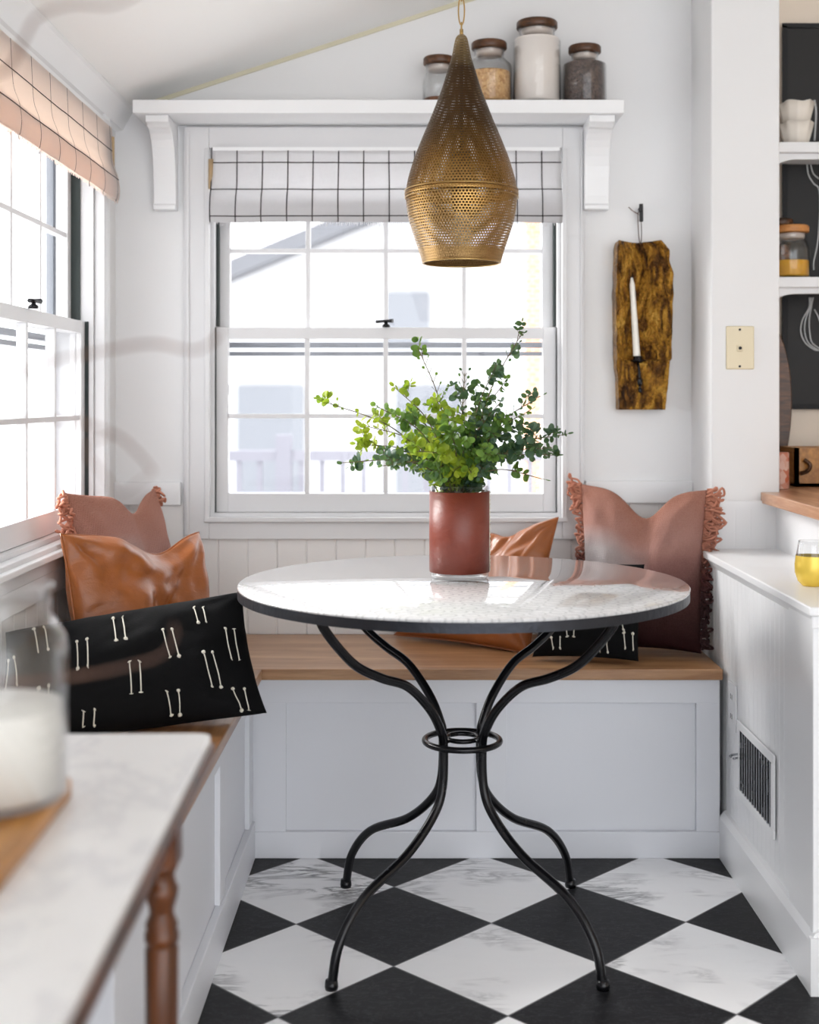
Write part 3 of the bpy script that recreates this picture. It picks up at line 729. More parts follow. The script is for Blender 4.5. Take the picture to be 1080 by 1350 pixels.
# ---- pendant
def pendant():
    cx = P(608.5, 0, 2.80).x; c = Vector((cx, 2.80, 0)); k = 2.80/F
    zz = lambda y: H+(PY-y)*k
    t = thing('pendant_lamp', (cx, 2.80, zz(347)), 'teardrop pendant lamp of perforated antique brass over the table', 'lamp')
    pr = [(347, 51), (344, 52.5), (335, 55), (320, 60), (300, 66.5), (285, 70.5), (268, 72.8), (261, 73.2), (258, 75), (254, 75), (251, 73), (240, 71.5), (225, 67.5), (205, 61), (180, 51), (150, 38.5), (120, 27), (95, 19), (75, 13), (60, 10), (50, 7.5), (46, 4)]
    prof = smooth_path([Vector((r*k, zz(y), 0)) for y, r in pr], 3)
    prof = [(p.x, p.y) for p in prof]
    z0, z1 = zz(347), zz(46)
    b = MB(); b.lathe(c, prof, 96, cap=False, uvh=lambda z: (z-z0)/(z1-z0)); b.build('shade', BRASS, t)
    b = MB(); n = 48; b.tube([c+Vector((51*k*math.cos(2*PI*i/n), 51*k*math.sin(2*PI*i/n), z0+.001)) for i in range(n)], .0022, 6, closed=True)
    b.build('rim_band', BRASSP, t)
    for rr, y in ((74.6, 261), (74.6, 251.5)):
        b = MB(); b.tube([c+Vector((rr*k*math.cos(2*PI*i/n), rr*k*math.sin(2*PI*i/n), zz(y))) for i in range(n)], .0013, 5, closed=True); b.build('raised_band', BRASSP, t)
    b = MB(); b.lathe(c, [(0, z0+.24), (.02, z0+.24), (.022, z0+.13), (.018, z0+.11), (0, z0+.11)], 20); b.tube([c+Vector((0,0,z0+.24)), c+Vector((0,0,z1-.01))], .004, 6); b.build('socket', BLK, t)
    b = MB(); b.lathe(c, [(0, z0+.028), (.014, z0+.032), (.024, z0+.05), (.026, z0+.068), (.018, z0+.095), (.012, z0+.112)], 20, cap=False); b.build('bulb', CERAM, t)
    # chain and ceiling cup
    top = cz(cx)
    def link(zc, h, ax, r=.0016, w=.0065):
        pts = []
        for i in range(20):
            a = 2*PI*i/20; u = w*math.cos(a); v = h/2*math.sin(a); pts.append(c+Vector((u if ax else 0, 0 if ax else u, zc+v)))
        return pts
    b = MB(); b.tube([c+Vector((0, 0, z1-.004)), c+Vector((0, 0, z1+.012))], .004, 8)
    b.tube(link(z1+.016, .022, 0), .0016, 6, closed=True)
    b.tube(link(z1+.052, .062, 1), .0016, 6, closed=True); z = z1+.088; i = 0
    while z < top-.02: b.tube(link(z, .03, i % 2 == 1), .0016, 6, closed=True); z += .024; i += 1
    b.build('chain', BRASSP, t)
    b = MB(); b.lathe(c, [(0, top-.035), (.03, top-.03), (.05, top-.01), (.05, top+.02)], 24); b.build('ceiling_cup', BRASSP, t)
pendant()

# ---- pillows
def pillow_surface(c, thick, sag, sagu, sagw, pinch, wr, seed):
    TL, TRr, BR, BL = c
    n = (TRr-BL).cross(TL-BR); n.normalize()
    if n.y > 0: n = -n
    def S(u, v, side, off=0):
        g = math.exp(-((u-sagu)/sagw)**2); k = max(0, (v+1)/2)
        uu = u*(1-pinch*(1-v*v)); vv = v*(1-pinch*(1-u*u))
        vv -= sag*g*k**1.6
        a, b = (uu+1)/2, (vv+1)/2
        p = (BL*(1-a)+BR*a)*(1-b)+(TL*(1-a)+TRr*a)*b
        e = max(0, (1-u*u)*(1-v*v))
        th = thick*e**.42*(1-.62*(sag > 0)*g*k**1.3)
        th *= 1+.22*(1-k)*(1-u*u)
        w = wr*(noise.noise(Vector((u*2.2+seed, v*2.2, seed)))*1.6+noise.noise(Vector((u*5+seed, v*4-u*2, seed*2)))*.8)
        # creases that run in from the corners
        for cu, cv in ((-1, -1), (1, -1), (-1, 1), (1, 1)):
            du, dv = u-cu, v-cv; d = math.hypot(du, dv); an = math.atan2(dv, du)
            w += wr*.9*math.sin(an*9+seed)*math.exp(-(d/.55)**2)*min(1, d*3)
        return p+n*side*(th+w*e**.3+off)
    return S, n
def pillow(name, label, mats, c, thick, sag=0, sagu=0, sagw=.4, pinch=.07, wr=.006, seed=1, marks=None, fringe=None, group=None, seam=None, N=44):
    S, n = pillow_surface(c, thick, sag, sagu, sagw, pinch, wr, seed)
    base = sum(c, Vector())/4; base.z = min(p.z for p in c)
    t = thing(name, base, label, 'pillow', group)
    b = MB()
    # squared-off parameter so that the grid thickens at the border
    f = lambda i: math.sin((i/N-.5)*PI)*.0+ (2*i/N-1)*(1.0) if False else math.copysign(1-(1-abs(2*i/N-1))**1.35, 2*i/N-1)
    idx = {}
    for s_ in (1, -1):
        for i in range(N+1):
            for j in range(N+1):
                edge = i in (0, N) or j in (0, N)
                if edge and s_ == -1: idx[(i, j, -1)] = idx[(i, j, 1)]; continue
                idx[(i, j, s_)] = len(b.v); b.v.append(S(f(i), f(j), s_) if not edge else S(f(i), f(j), 1))
    for s_ in (1, -1):
        for i in range(N):
            for j in range(N):
                q = [idx[(i, j, s_)], idx[(i+1, j, s_)], idx[(i+1, j+1, s_)], idx[(i, j+1, s_)]]
                uvq = [((f(a)+1)/2, (f(d)+1)/2) for a, d in ((i, j), (i+1, j), (i+1, j+1), (i, j+1))]
                b.face(q, True, uvq)
    if marks:
        b.cur = 1; random.seed(seed)
        W = ((c[1]-c[0]).length+(c[2]-c[3]).length)/2; Hh = ((c[0]-c[3]).length+(c[1]-c[2]).length)/2
        for (u, v, l) in marks:
            for k in (-1, 1):
                tilt = random.uniform(0, .012)/W; uu = u+k*.0105*2/W
                pts = []
                for q in range(7):
                    a = q/6*2-1; U = max(-.985, min(.985, uu+tilt*a*-1)); V = max(-.975, min(.975, v+a*l*2/Hh))
                    pts.append(S(U, V, 1, .0008))
                b.tube(pts, .0014, 5, uvv=(0, 0))
                for e_ in (0, -1):
                    q = pts[e_]; r = random.uniform(.0035, .0052)
                    d2 = Vector((random.uniform(-1, 1), 0, random.uniform(-.5, .5)))*.003
                    b.tube([q-d2*1.4, q-d2*.5, q+d2*.5, q+d2*1.4], [r*.35, r*.9, r, r*.3], 7, uvv=(0, 0))
    b.build('cover', mats, t)
    if seam:
        b = MB(); pts = [S(-1, -1+2*k/40, 1) for k in range(40)]+[S(-1+2*k/40, 1, 1) for k in range(40)]+[S(1, 1-2*k/40, 1) for k in range(40)]+[S(1-2*k/40, -1, 1) for k in range(40)]
        b.tube(pts, .0022, 6, closed=True); b.build('seam', seam, t)
    if fringe:
        for side, (v0, v1), cnt, L in fringe:
            b = MB(); random.seed(seed*13+side)
            out = ((c[1]+c[2])-(c[0]+c[3])).normalized()*side
            for k in range(cnt):
                v = v0+(v1-v0)*k/cnt
                p0 = S(side, v, 1); j = lambda s: Vector((random.uniform(-s, s), random.uniform(-s, s), random.uniform(-s, s)))
                d = (out+j(.55)).normalized(); l = L*random.uniform(.7, 1.25)
                sd_ = d.cross(n).normalized()
                pts = [p0+j(.003), p0+d*l*.4+sd_*random.uniform(-.012, .012), p0+d*l*.8+j(.010), p0+d*l+j(.012)+Vector((0, 0, -.004)), p0+d*l*.55+j(.010)+Vector((0, 0, -.009)), p0+j(.005)+Vector((0, 0, -.006))]
                b.tube(smooth_path(pts, 4), .0032, 6, uvv=(0, (v+1)/2))
            b.build('fringe', YARN, t)
    return t
def Wp(*a): return Vector(a)
# left bench
Zs = .481
pillow('throw_pillow', 'dusty pink ombre pillow with coral fringe behind tan leather pillow on left bench', OMBRE,
       [Wp(-.830, 3.08, .935), P(203, 644, 3.62), P(250, 850, 3.57), Wp(-.760, 3.06, Zs+.02)], .062, .24, .36, .34, .06, .008, 3,
       fringe=[(-1, (-.6, 1.0), 60, .034), (1, (.86, 1.02), 12, .034)], group='ombre pillows with fringe')
pillow('throw_pillow', 'tan leather pillow with folded top in front of the pink pillow, left bench', TAN,
       [P(80, 704, 2.86), P(262, 700, 3.22), P(283, 898, 3.10), P(108, 930, 2.80)], .072, .26, .30, .42, .04, .017, 5.2, seam=TAN, group='tan leather pillows')
mk = [(97, 880), (147, 845), (165, 912), (215, 868), (262, 826), (268, 897), (304, 862), (214, 938), (303, 925), (112, 958), (45, 850), (52, 930), (8, 890)]
marks = []
for x, y in mk:
    top = 826-.13*x; marks.append(((x-168)/166, 1-2*(y-top)/(150), .037 if 835 < y < 925 else .022))
pillow('lumbar_pillow', 'black cloth lumbar pillow with pairs of cream stitched lines, front of the left bench', [MUD, STITCH],
       [Wp(-.846, 2.68, .676), P(320, 780, 2.92), P(352, 940, 2.74), Wp(-.815, 2.47, Zs+.012)], .060, 0, 0, .4, .05, .006, 8, marks=marks, group='black mud cloth pillows')
# right side of back bench
pillow('throw_pillow', 'pink to maroon fringed ombre pillow in right corner of back bench', OMBRE,
       [P(766, 638, 3.66), P(933, 646, 3.47), P(925, 862, 3.40), P(772, 856, 3.50)], .070, .34, .05, .36, .05, .009, 11,
       fringe=[(1, (.25, 1.02), 52, .040), (1, (-.9, .25), 46, .022), (-1, (.80, 1.02), 18, .030), (-1, (-.2, .8), 28, .018)], group='ombre pillows with fringe')
pillow('throw_pillow', 'tan leather pillow slumped behind the round table on the back bench', TAN,
       [P(640, 704, 3.705), P(736, 682, 3.60), P(697, 862, 3.45), P(520, 837, 3.68)], .055, .14, -.2, .4, .04, .014, 14, seam=TAN, group='tan leather pillows')
pillow('lumbar_pillow', 'black pillow with cream stitches mostly hidden behind the round table', [MUD, STITCH],
       [P(722, 735, 3.46), P(850, 744, 3.35), P(842, 872, 3.31), P(702, 866, 3.37)], .040, 0, 0, .4, .05, .006, 17,
       marks=[(-.75, .1, .02), (-.3, -.45, .022), (-.1, .5, .02), (.22, -.05, .02), (.62, -.2, .026), (.84, -.62, .020), (.8, .5, .02), (-.55, -.75, .014), (.36, -.8, .012)], group='black mud cloth pillows')

# ---- vase with leather sleeve
VC = Vector((P(606, 0, 2.88).x, 2.88, TZ+.0012)); VR = .0655; VH = .205
def vase():
    t = thing('vase', VC, 'clear glass cylinder vase wrapped in red-brown leather on the round table', 'vase')
    b = MB(); b.lathe(VC, [(0, 0), (VR-.004, 0), (VR-.001, .003), (VR-.001, VH-.002), (VR-.003, VH), (VR-.005, VH-.002), (VR-.005, .014), (0, .012)], 56, cap=False)
    b.build('glass_body', JGLASS, t)
    b = MB(); b.lathe(VC, [(VR-.0008, .013), (VR+.0015, .013), (VR+.0018, .10), (VR+.0015, VH-.014), (VR-.0008, VH-.014)], 64, cap=False)
    s = b.build('leather_sleeve', VLEATH, t)
    b = MB(); a = math.radians(-12)
    for k in range(20):
        z = .018+(VH-.036)*k/19
        pa = [VC+Vector(((VR+.0028)*math.cos(a+da), (VR+.0028)*math.sin(a+da), z+dz)) for da, dz in ((-.05, 0), (0, .0035), (.05, .0))]
        b.tube(pa, .0011, 5)
    b.tube([VC+Vector(((VR+.002)*math.cos(a), (VR+.002)*math.sin(a), .014+(VH-.03)*k/10)) for k in range(11)], .0010, 5)
    b.build('lacing', STITCH, s, label='pale stitched seam of the leather sleeve')
vase()

# ---- eucalyptus branches
def branch(tip, mat, label, seed, leafr=.0112, dens=1.0, bare=0.0, base=None, bend=.3, group='eucalyptus branches in the vase'):
    random.seed(seed)
    a = random.uniform(0, 2*PI); rb = random.uniform(0, .03)
    p0 = VC+Vector((math.cos(a)*rb, math.sin(a)*rb, .03)); mouth = VC+Vector(((tip.x-VC.x)*.12, (tip.y-VC.y)*.12, VH-.005))
    mid = mouth.lerp(tip, .5)+Vector(((tip.x-VC.x)*-.10, 0, bend*.1))
    t = thing('eucalyptus_branch', p0, label, 'branch', group)
    path = smooth_path([p0, mouth, mid, tip], 12)
    b = MB(); N = len(path); b.tube(path, [.0018*(1-.7*i/N)+.0003 for i in range(N)], 5)
    lb = MB(); i0 = int(N*.32)
    def leaf(p, d, r):
        d = d.normalized(); up = Vector((random.uniform(-1, 1), random.uniform(-1, 1), random.uniform(-.3, 1))).normalized()
        s = d.cross(up)
        if s.length < .1: return
        s.normalize(); w = s.cross(d); k0 = len(lb.v); c = p+d*r*1.15; cup = w*r*.22
        lb.v.append(c-cup)
        for q in range(9):
            an = 2*PI*q/9; rr = r*(1+.12*math.cos(an)); lb.v.append(c+d*math.cos(an)*rr+s*math.sin(an)*rr*.86+(cup*.3 if q % 2 else Vector()))
        for q in range(9): lb.face((k0, k0+1+q, k0+1+(q+1) % 9), True)
        lb.tube([p, c-d*r*.8], .0005, 3)
    def twig(pts, scale, dn):
        L = len(pts)
        for i in range(L-1):
            fr = i/L
            if random.random() > dn: continue
            tdir = (pts[i+1]-pts[i]).normalized()
            for sgn in (-1, 1):
                o = tdir.cross(Vector((random.uniform(-1, 1), random.uniform(-1, 1), random.uniform(-1, 1)))).normalized()
                leaf(pts[i].lerp(pts[i+1], random.random()), (o+tdir*.35), leafr*scale*(1.05-.5*fr)*random.uniform(.7, 1.2))
        leaf(pts[-1], pts[-1]-pts[-2], leafr*scale*.55)
    upto = int(N*(1-bare))
    twig(path[i0:upto+1], 1, .78*dens)
    nt = int(6*dens)
    for k in range(nt):
        i = random.randint(i0, max(i0+1, int(N*.95)-1)); p = path[i]; tdir = (path[min(i+1, N-1)]-path[i-1]).normalized()
        o = (tdir*random.uniform(.4, 1.1)+Vector((random.uniform(-1, 1), random.uniform(-1, 1), random.uniform(-.5, .9)))*.8).normalized()
        l = random.uniform(.03, .075)*(1.1-.4*i/N)
        q = smooth_path([p, p+o*l*.5+Vector((0, 0, .004)), p+o*l], 3); b.tube(q, [.0009-.0001*x for x in range(len(q))], 4)
        twig(q[1:], .85 if random.random() > bare else .35, .95)
    if bare:
        for i in range(upto, N-1, 2):
            p = path[i]; o = (path[i+1]-path[i]).normalized()
            for sgn in (-1, 1):
                e = p+(o+Vector((sgn*.8, random.uniform(-.4, .4), .3))).normalized()*random.uniform(.008, .02); b.tube([p, e], .0006, 4); leaf(e, e-p, leafr*.35)
    b.build('stem', STEMM, t); lb.build('foliage', mat, t)
YP = 2.88
special = [((421, 527), 2.80, LEAF_Y, 'long eucalyptus branch with yellow-green leaves reaching furthest left', .7, .1),
 ((452, 610), 2.76, LEAF_D, 'low drooping eucalyptus branch with grey-green leaves at the left of the vase', .8, .0),
 ((551, 458), 2.92, LEAF_G, 'upright thin eucalyptus branch with tiny buds left of the middle', .8, .35),
 ((689, 438), 2.95, LEAF_D, 'tallest eucalyptus branch, thin tip reaching the window meeting rail at right', .9, .25),
 ((748, 572), 2.85, LEAF_D, 'eucalyptus branch reaching furthest right of the bouquet', 1.0, .0),
 ((613, 492), 2.86, LEAF_D, 'straight dark eucalyptus branch standing in the gap above the vase', .5, .3),
 ((718, 632), 2.80, LEAF_G, 'drooping eucalyptus sprig hanging low at the right of the vase', .3, .0),
 ((712, 522), 2.98, LEAF_D, 'slanting eucalyptus branch with fine bare tip at the upper right', .9, .25),
 ((478, 560), 2.95, LEAF_Y, 'lemon-green eucalyptus branch spreading left below the longest one', .9, .0)]
for i, ((x, y), d, mt, lab, dn, ba) in enumerate(special):
    branch(P(x, y, d), mt, lab, 40+i, .0125 if mt is LEAF_Y else .0115, dn, ba)
inner_y = [((496, 535), 2.75), ((470, 585), 2.84), ((540, 545), 2.98), ((575, 525), 2.80), ((592, 570), 2.72), ((520, 510), 2.9), ((550, 595), 2.70), ((572, 622), 2.76), ((622, 624), 2.75)]
inner_d = [((640, 560), 2.98), ((660, 530), 2.8), ((690, 560), 2.9), ((728, 590), 2.75), ((650, 600), 2.70), ((620, 570), 2.83), ((680, 598), 2.78), ((700, 540), 2.8), ((560, 612), 3.02), ((474, 608), 2.9), ((505, 614), 2.73), ((668, 500), 2.95), ((735, 600), 2.92), ((640, 618), 2.78), ((655, 480), 2.9)]
ORD = ['first', 'second', 'third', 'fourth', 'fifth', 'sixth', 'seventh', 'eighth', 'ninth', 'tenth', 'eleventh', 'twelfth', 'thirteenth', 'fourteenth', 'fifteenth']
inner_y.sort(key=lambda q: q[0][0]); inner_d.sort(key=lambda q: q[0][0])
for i, ((x, y), d) in enumerate(inner_y):
    branch(P(x, y, d), LEAF_Y if i % 2 == 0 else LEAF_G, f'bright green eucalyptus branch in the vase, {ORD[i]} from left among the light inner ones', 100+i, .0125, .95, 0)
for i, ((x, y), d) in enumerate(inner_d):
    branch(P(x, y, d), LEAF_D if i % 3 else LEAF_G, f'dark blue-green eucalyptus branch in the vase, {ORD[i]} from left among the dark inner ones', 140+i, .0112, .9, 0)

# ---- sconce
def sconce():
    Yw = YB; t = thing('candle_sconce', P(846, 540, YB-.03), 'golden brown rough wooden candle sconce hanging on the white wall', 'sconce')
    rows = 70; cols = 28
    def edges(k):  # k 0 bottom..1 top
        y = 540-221*k
        L = [(540, 814), (500, 813), (470, 810), (380, 809), (330, 811), (319, 813)]; Rr = [(540, 875), (500, 879), (480, 881), (362, 884), (345, 878), (332, 879), (319, 868)]
        def ev(l):
            for (a, xa), (b_, xb) in zip(l, l[1:]):
                if a >= y >= b_: return xa+(xb-xa)*(a-y)/(a-b_)
            return l[-1][1]
        return y, ev(L), ev(Rr)
    b = MB()
    for i in range(rows+1):
        k = i/rows; y, xl, xr = edges(k)
        for j in range(cols+1):
            a = j/cols*2-1
            x = xl+(xr-xl)*j/cols
            if k < .295: d = .058+.006*noise.noise(Vector((a*2, k*9, 1)))
            else: d = .010+.068*abs(a)**1.5+.004*noise.noise(Vector((a*3, k*12, 5)))
            if k > .9 and abs(a) < .25: d -= .002
            d += .0045*noise.noise(Vector((a*9, k*28, 2)))+.0015*noise.noise(Vector((a*30, k*80, 4)))
            q = P(x+noise.noise(Vector((0, k*14, 8 if j else 3)))*1.2*(abs(a) > .9), y, YB-.03); b.v.append(Vector((q.x, YB-d, q.z)))
    C1 = cols+1
    for i in range(rows):
        for j in range(cols): b.face((i*C1+j, i*C1+j+1, (i+1)*C1+j+1, (i+1)*C1+j), True)
    nb = len(b.v)
    for i in range(rows+1):
        for j in (0, cols):
            q = b.v[i*C1+j]; b.v.append(Vector((q.x, YB-.002, q.z)))
    for i in range(rows):
        b.face((i*C1, (i+1)*C1, nb+2*(i+1), nb+2*i)); b.face((i*C1+cols, (i+1)*C1+cols, nb+2*(i+1)+1, nb+2*i+1))
    b.face(list(range(0, C1))+[nb+1, nb]); b.face(list(range(rows*C1, rows*C1+C1))+[nb+2*rows+1, nb+2*rows]); b.face([nb, nb+1, nb+2*rows+1, nb+2*rows])
    b.build('backboard', SCONCE, t)
    # iron cup and spike
    c = P(841, 476, YB-.055); b = MB()
    b.lathe(c, [(0, -.006), (.012, -.006), (.021, 0), (.0225, .003), (.012, .0015), (.012, .014), (.0135, .014), (.0135, .0)], 20, cap=False)
    b.tube(smooth_path([c+Vector((0, 0, -.004)), c+Vector((.002, -.008, -.02)), c+Vector((.004, -.012, -.05)), c+Vector((.005, -.010, -.08))], 5), [.0035]*15+[.006], 8)
    b.lathe(c+Vector((.004, -.012, -.06)), [(0, -.012), (.007, -.008), (.008, .004), (.005, .012), (0, .014)], 12)
    b.lathe(c+Vector((.005, -.012, -.084)), [(0, -.008), (.006, -.004), (.006, .004), (0, .008)], 12)
    b.build('iron_holder', IRON, t)
    b = MB(); hk = P(843, 283, YB-.02)
    b.tube(smooth_path([P(844, 322, YB-.035), P(842, 308, YB-.025), hk+Vector((-.004, 0, 0)), hk+Vector((0, 0, .008)), hk+Vector((.004, 0, 0)), P(846, 308, YB-.025), P(845, 322, YB-.035)], 5), .0013, 6)
    b.tube([hk+Vector((-.002, -.004, .0)), P(834, 278, YB-.03), P(829, 273, YB-.035)], .0014, 5)
    b.build('leather_cord', TURNED, t)
    k = thing('taper_candle', c+Vector((0, 0, .003)), 'white taper candle leaning in the wooden sconce', 'candle')
    b = MB(); top = P(833, 366, YB-.05); base = c+Vector((0, 0, .002)); base.x -= .002
    N = 12; pts = [base.lerp(top, i/N) for i in range(N+1)]; b.tube(pts, [.0105-.0035*i/N-(.004 if i == N else 0) for i in range(N+1)], 14); b.build('wax', WAX, k)
    b = MB(); b.tube([top-Vector((0, 0, .002)), top+Vector((0, 0, .008))], .0008, 5); b.build('wick', BLK, k)
sconce()
# black wall hook
t = thing('wall_hook', P(843, 285, YB), 'small black iron hook holding up the wooden sconce', 'hook')
b = MB(); q = P(843, 271, YB); b.tube([Vector((q.x, YB, q.z-.012)), Vector((q.x, YB-.022, q.z-.012))], .005, 8)
b.build('stem', IRON, t)
b = MB(); b.box(q.x-.005, q.x+.005, YB-.036, YB-.024, q.z-.022, q.z); b.box(q.x-.004, q.x+.006, YB-.032, YB-.022, q.z-.05, q.z-.022); b.build('plate', BLK, t, .001)

# ---- switch plate on pillar
t = thing('wall_plate', P(976, 459, 3.5), 'ivory plastic cable plate with centre socket on the white pillar', 'wall plate')
a, c = P(957, 487, 3.5), P(994, 430, 3.5)
MB().box(a.x, c.x, 3.494, 3.5, a.z, c.z).build('cover_plate', PLASTIC, t, .003)
m_ = P(975.5, 459, 3.494)
b = MB(); b.box(m_.x-.008, m_.x+.008, 3.490, 3.494, m_.z-.009, m_.z+.009); so = b.build('socket', PLASTIC, t, .002)
b = MB(); b.tube([Vector((m_.x, 3.4905, m_.z)), Vector((m_.x, 3.486, m_.z))], .0042, 10); b.build('jack_pin', BLK, so)
for yy in (434.5, 483):
    s_ = P(975.5, yy, 3.494); b = MB(); b.tube([Vector((s_.x, 3.4945, s_.z)), Vector((s_.x, 3.4925, s_.z))], .0033, 10); b.build('screw', BLK, t)

# ---- vent, outlet and knob on the half wall
t = thing('wall_vent', (.78, 2.97, .29), 'white framed floor vent with dark vertical slats low in the half wall', 'vent')
VX = .776
b = MB(); v0, v1, w0, w1 = 2.83, 3.11, .222, .365
b.box(VX, .782, v0-.02, v1+.02, w1, w1+.02).box(VX, .782, v0-.02, v1+.02, w0-.02, w0).box(VX, .782, v0-.02, v0, w0, w1).box(VX, .782, v1, v1+.02, w0, w1)
b.build('frame', TRIM, t, .002)
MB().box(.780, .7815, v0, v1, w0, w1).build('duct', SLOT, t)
for k in range(13):
    y = v0+.010+(v1-v0-.02)*k/12; MB().box(.7768, .7798, y-.0022, y+.0022, w0, w1).build('slat', STEEL, t)
b = MB(); b.tube([Vector((VX, v1+.006, .305)), Vector((VX-.014, v1+.009, .302)), Vector((VX-.018, v1+.004, .300))], [.0025, .003, .004], 8); b.tube([Vector((VX, v1+.006, .296)), Vector((VX-.012, v1+.006, .294))], .0025, 6); b.build('lever', STEEL, t)
t = thing('wall_outlet', (.785, 3.19, .40), 'white electrical outlet plate on the half wall beside the bench', 'outlet')
MB().box(.7795, .7845, 3.155, 3.225, .345, .46).build('cover_plate', TRIM, t, .002)
for z in (.378, .426):
    s_ = MB().box(.7785, .7795, 3.175, 3.205, z-.013, z+.013).build('socket', TRIM, t); MB().box(.778, .7785, 3.182, 3.185, z-.006, z+.006).box(.778, .7785, 3.195, 3.198, z-.006, z+.006).build('slot', BLK, s_)

# ---- gold rimmed glass on the ledge
def tumbler():
    c = Vector((P(1071, 0, 2.80).x, 2.80, .7555)); t = thing('stemless_glass', c, 'stemless tumbler with a golden yellow lower half on the white ledge', 'glass')
    pf = [(0, 0), (.020, 0), (.030, .010), (.036, .028), (.0365, .045), (.034, .065), (.030, .088), (.0285, .097)]
    b = MB(); b.lathe(c, pf+[(r-.0015, z) for r, z in pf[::-1] if z > .001]+[(0, .002)], 36, cap=False); b.build('glass_body', JGLASS, t)
    m = M('yellow_gilding'); n = m.noise(m.coord(), 20, 2); gm = m.bsdf(m.mix(n, srgb(246, 214, 96), srgb(236, 196, 70)), .25, .2)
    b = MB(); b.lathe(c, [(r+.0004, z) for r, z in pf if r > 0 and z < .07], 36, cap=False); b.build('gilding', gm, t)
tumbler()

# ---- kitchen side
# cabinet and counter beside the pillar
t = thing('base_cabinet', (1.3, 3.0, 0), 'plain white cabinet side under the wooden counter at the right', 'cabinet')
MB().box(.972, 1.60, 2.56, 3.498, 0, .876).build('body', TRIM, t)
MB().box(1.60, 1.615, 2.58, 3.02, .1, .86).build('door', TRIM, t, .002); MB().box(1.60, 1.615, 3.03, 3.48, .1, .86).build('door', TRIM, t, .002)
b = MB(); b.box(.933, 1.64, 2.5, 3.499, .877, .907).box(.986, 1.64, 3.4991, 3.949, .877, .907)
tag(b.build('worktop', BLOCK, bevel=.003), 'pale wooden butcher block worktop at the right edge', 'worktop')
MB().box(.99, 1.60, 3.52, 3.94, 0, .876).build('wall_kitchen_base', TRIM, kind='structure')
# shelves
def kshelf(y_px, lab):
    top = H+(PY-y_px)/F*3.74
    t = thing('kitchen_shelf', (1.4, 3.95, top), lab, 'shelf')
    MB().box(.987, 2.0, 3.74, 3.949, top-.03, top).build('board', TRIM, t, .002)
    # arched apron: quarter-round corner meeting the pillar
    pts = [(.987, top-.03), (1.6, top-.03), (1.6, top-.042)]
    for k in range(13):
        a = PI/2*k/12; pts.append((1.105-.105*math.sin(a), top-.047-.10*(1-math.cos(a))))
    pts.append((.987, top-.16))
    b = MB(); b.prism([(x, 0, z) for x, z in pts], (0, 3.76, 0), (0, 3.78, 0)); b.build('arched_apron', TRIM, t)
    return top
K1 = kshelf(187, 'upper white kitchen shelf with the ruffled cups'); K2 = kshelf(365, 'lower white kitchen shelf with the yellow filled jar')
# chalkboard
t = thing('chalkboard', P(1060, 540, 3.93), 'big black board with white chalk kitchen utensils behind the shelves', 'chalkboard')
a, c = P(1032, 537, 3.935), P(1036, 34, 3.935)
MB().box(c.x-.006, 1.95, 3.932, 3.949, a.z, c.z).build('board', BLK, t, .002)
MB().box(c.x-.012, 1.956, 3.926, 3.932, a.z-.006, a.z+.008).box(c.x-.012, 1.956, 3.926, 3.932, c.z-.008, c.z+.006).box(c.x-.012, c.x+.004, 3.926, 3.932, a.z, c.z).box(1.94, 1.956, 3.926, 3.932, a.z, c.z).build('frame', SLOT, t, .001)
def stroke(b, pts, r=.0022): b.tube(smooth_path([P(x, y, 3.930) for x, y in pts], 5), r, 5)
b = MB()
for dx in (0, 4, 9): stroke(b, [(1067+dx*.6, 392), (1067+dx*.3, 405), (1058+dx, 422), (1056+dx*1.3, 438), (1062+dx, 452), (1074+dx, 461), (1083, 462)])
stroke(b, [(1074, 408), (1080, 420), (1086, 440)]); b.build('whisk_drawing', CHALK, t)
b = MB(); stroke(b, [(1064, 214), (1066, 230), (1073, 242), (1080, 250), (1081, 280), (1078, 320), (1073, 345), (1073, 356)]); stroke(b, [(1068, 212), (1072, 228), (1080, 236)]); stroke(b, [(1074, 132), (1076, 150), (1074, 185)], .003); b.build('spoon_drawing', CHALK, t)
# ruffled cups stacked
def cup(z, r0, r1, h, lab):
    c = Vector((P(1050, 0, 3.82).x, 3.82, z)); n = 60; b = MB(); rows = []
    pf = [(0, .001), (r0*.8, 0), (r0, .004), (r0+(r1-r0)*.5, h*.5), (r1, h), (r1-.004, h), (r0+(r1-r0)*.5-.004, h*.5), (r0-.005, .008), (0, .006)]
    for r, zz in pf:
        row = []
        for k in range(n):
            a = 2*PI*k/n; w = 1+.035*math.sin(a*10)*(zz/h)
            row.append(len(b.v)); b.v.append(c+Vector((r*w*math.cos(a), r*w*math.sin(a), zz+.003*math.sin(a*5)*(zz/h))))
        rows.append(row)
    for i in range(len(rows)-1):
        for k in range(n): b.face((rows[i][k], rows[i][(k+1) % n], rows[i+1][(k+1) % n], rows[i+1][k]), True)
    tag(b.build('ceramic_cup', CERAM), lab, 'cup', 'white ruffled cups')
cup(K1+.001, .034, .050, .068, 'lower of two stacked cream ruffled cups on the upper kitchen shelf')
cup(K1+.0585, .036, .052, .070, 'upper of two stacked cream ruffled cups on the upper kitchen shelf')
jar('storage_jar', Vector((P(1043, 0, 3.82).x, 3.82, K2)), .055, .135, .054, GOLDG, PALEW, 'glass jar with light wooden lid and yellow filling on the lower kitchen shelf', rn=.044, thick=.003)
jar('storage_jar', Vector((P(1027, 0, 3.90).x+.005, 3.895, K2)), .034, .165, .11, NUTS, ACACIA, 'dark lidded jar behind the yellow filled jar in the kitchen', rn=.028)
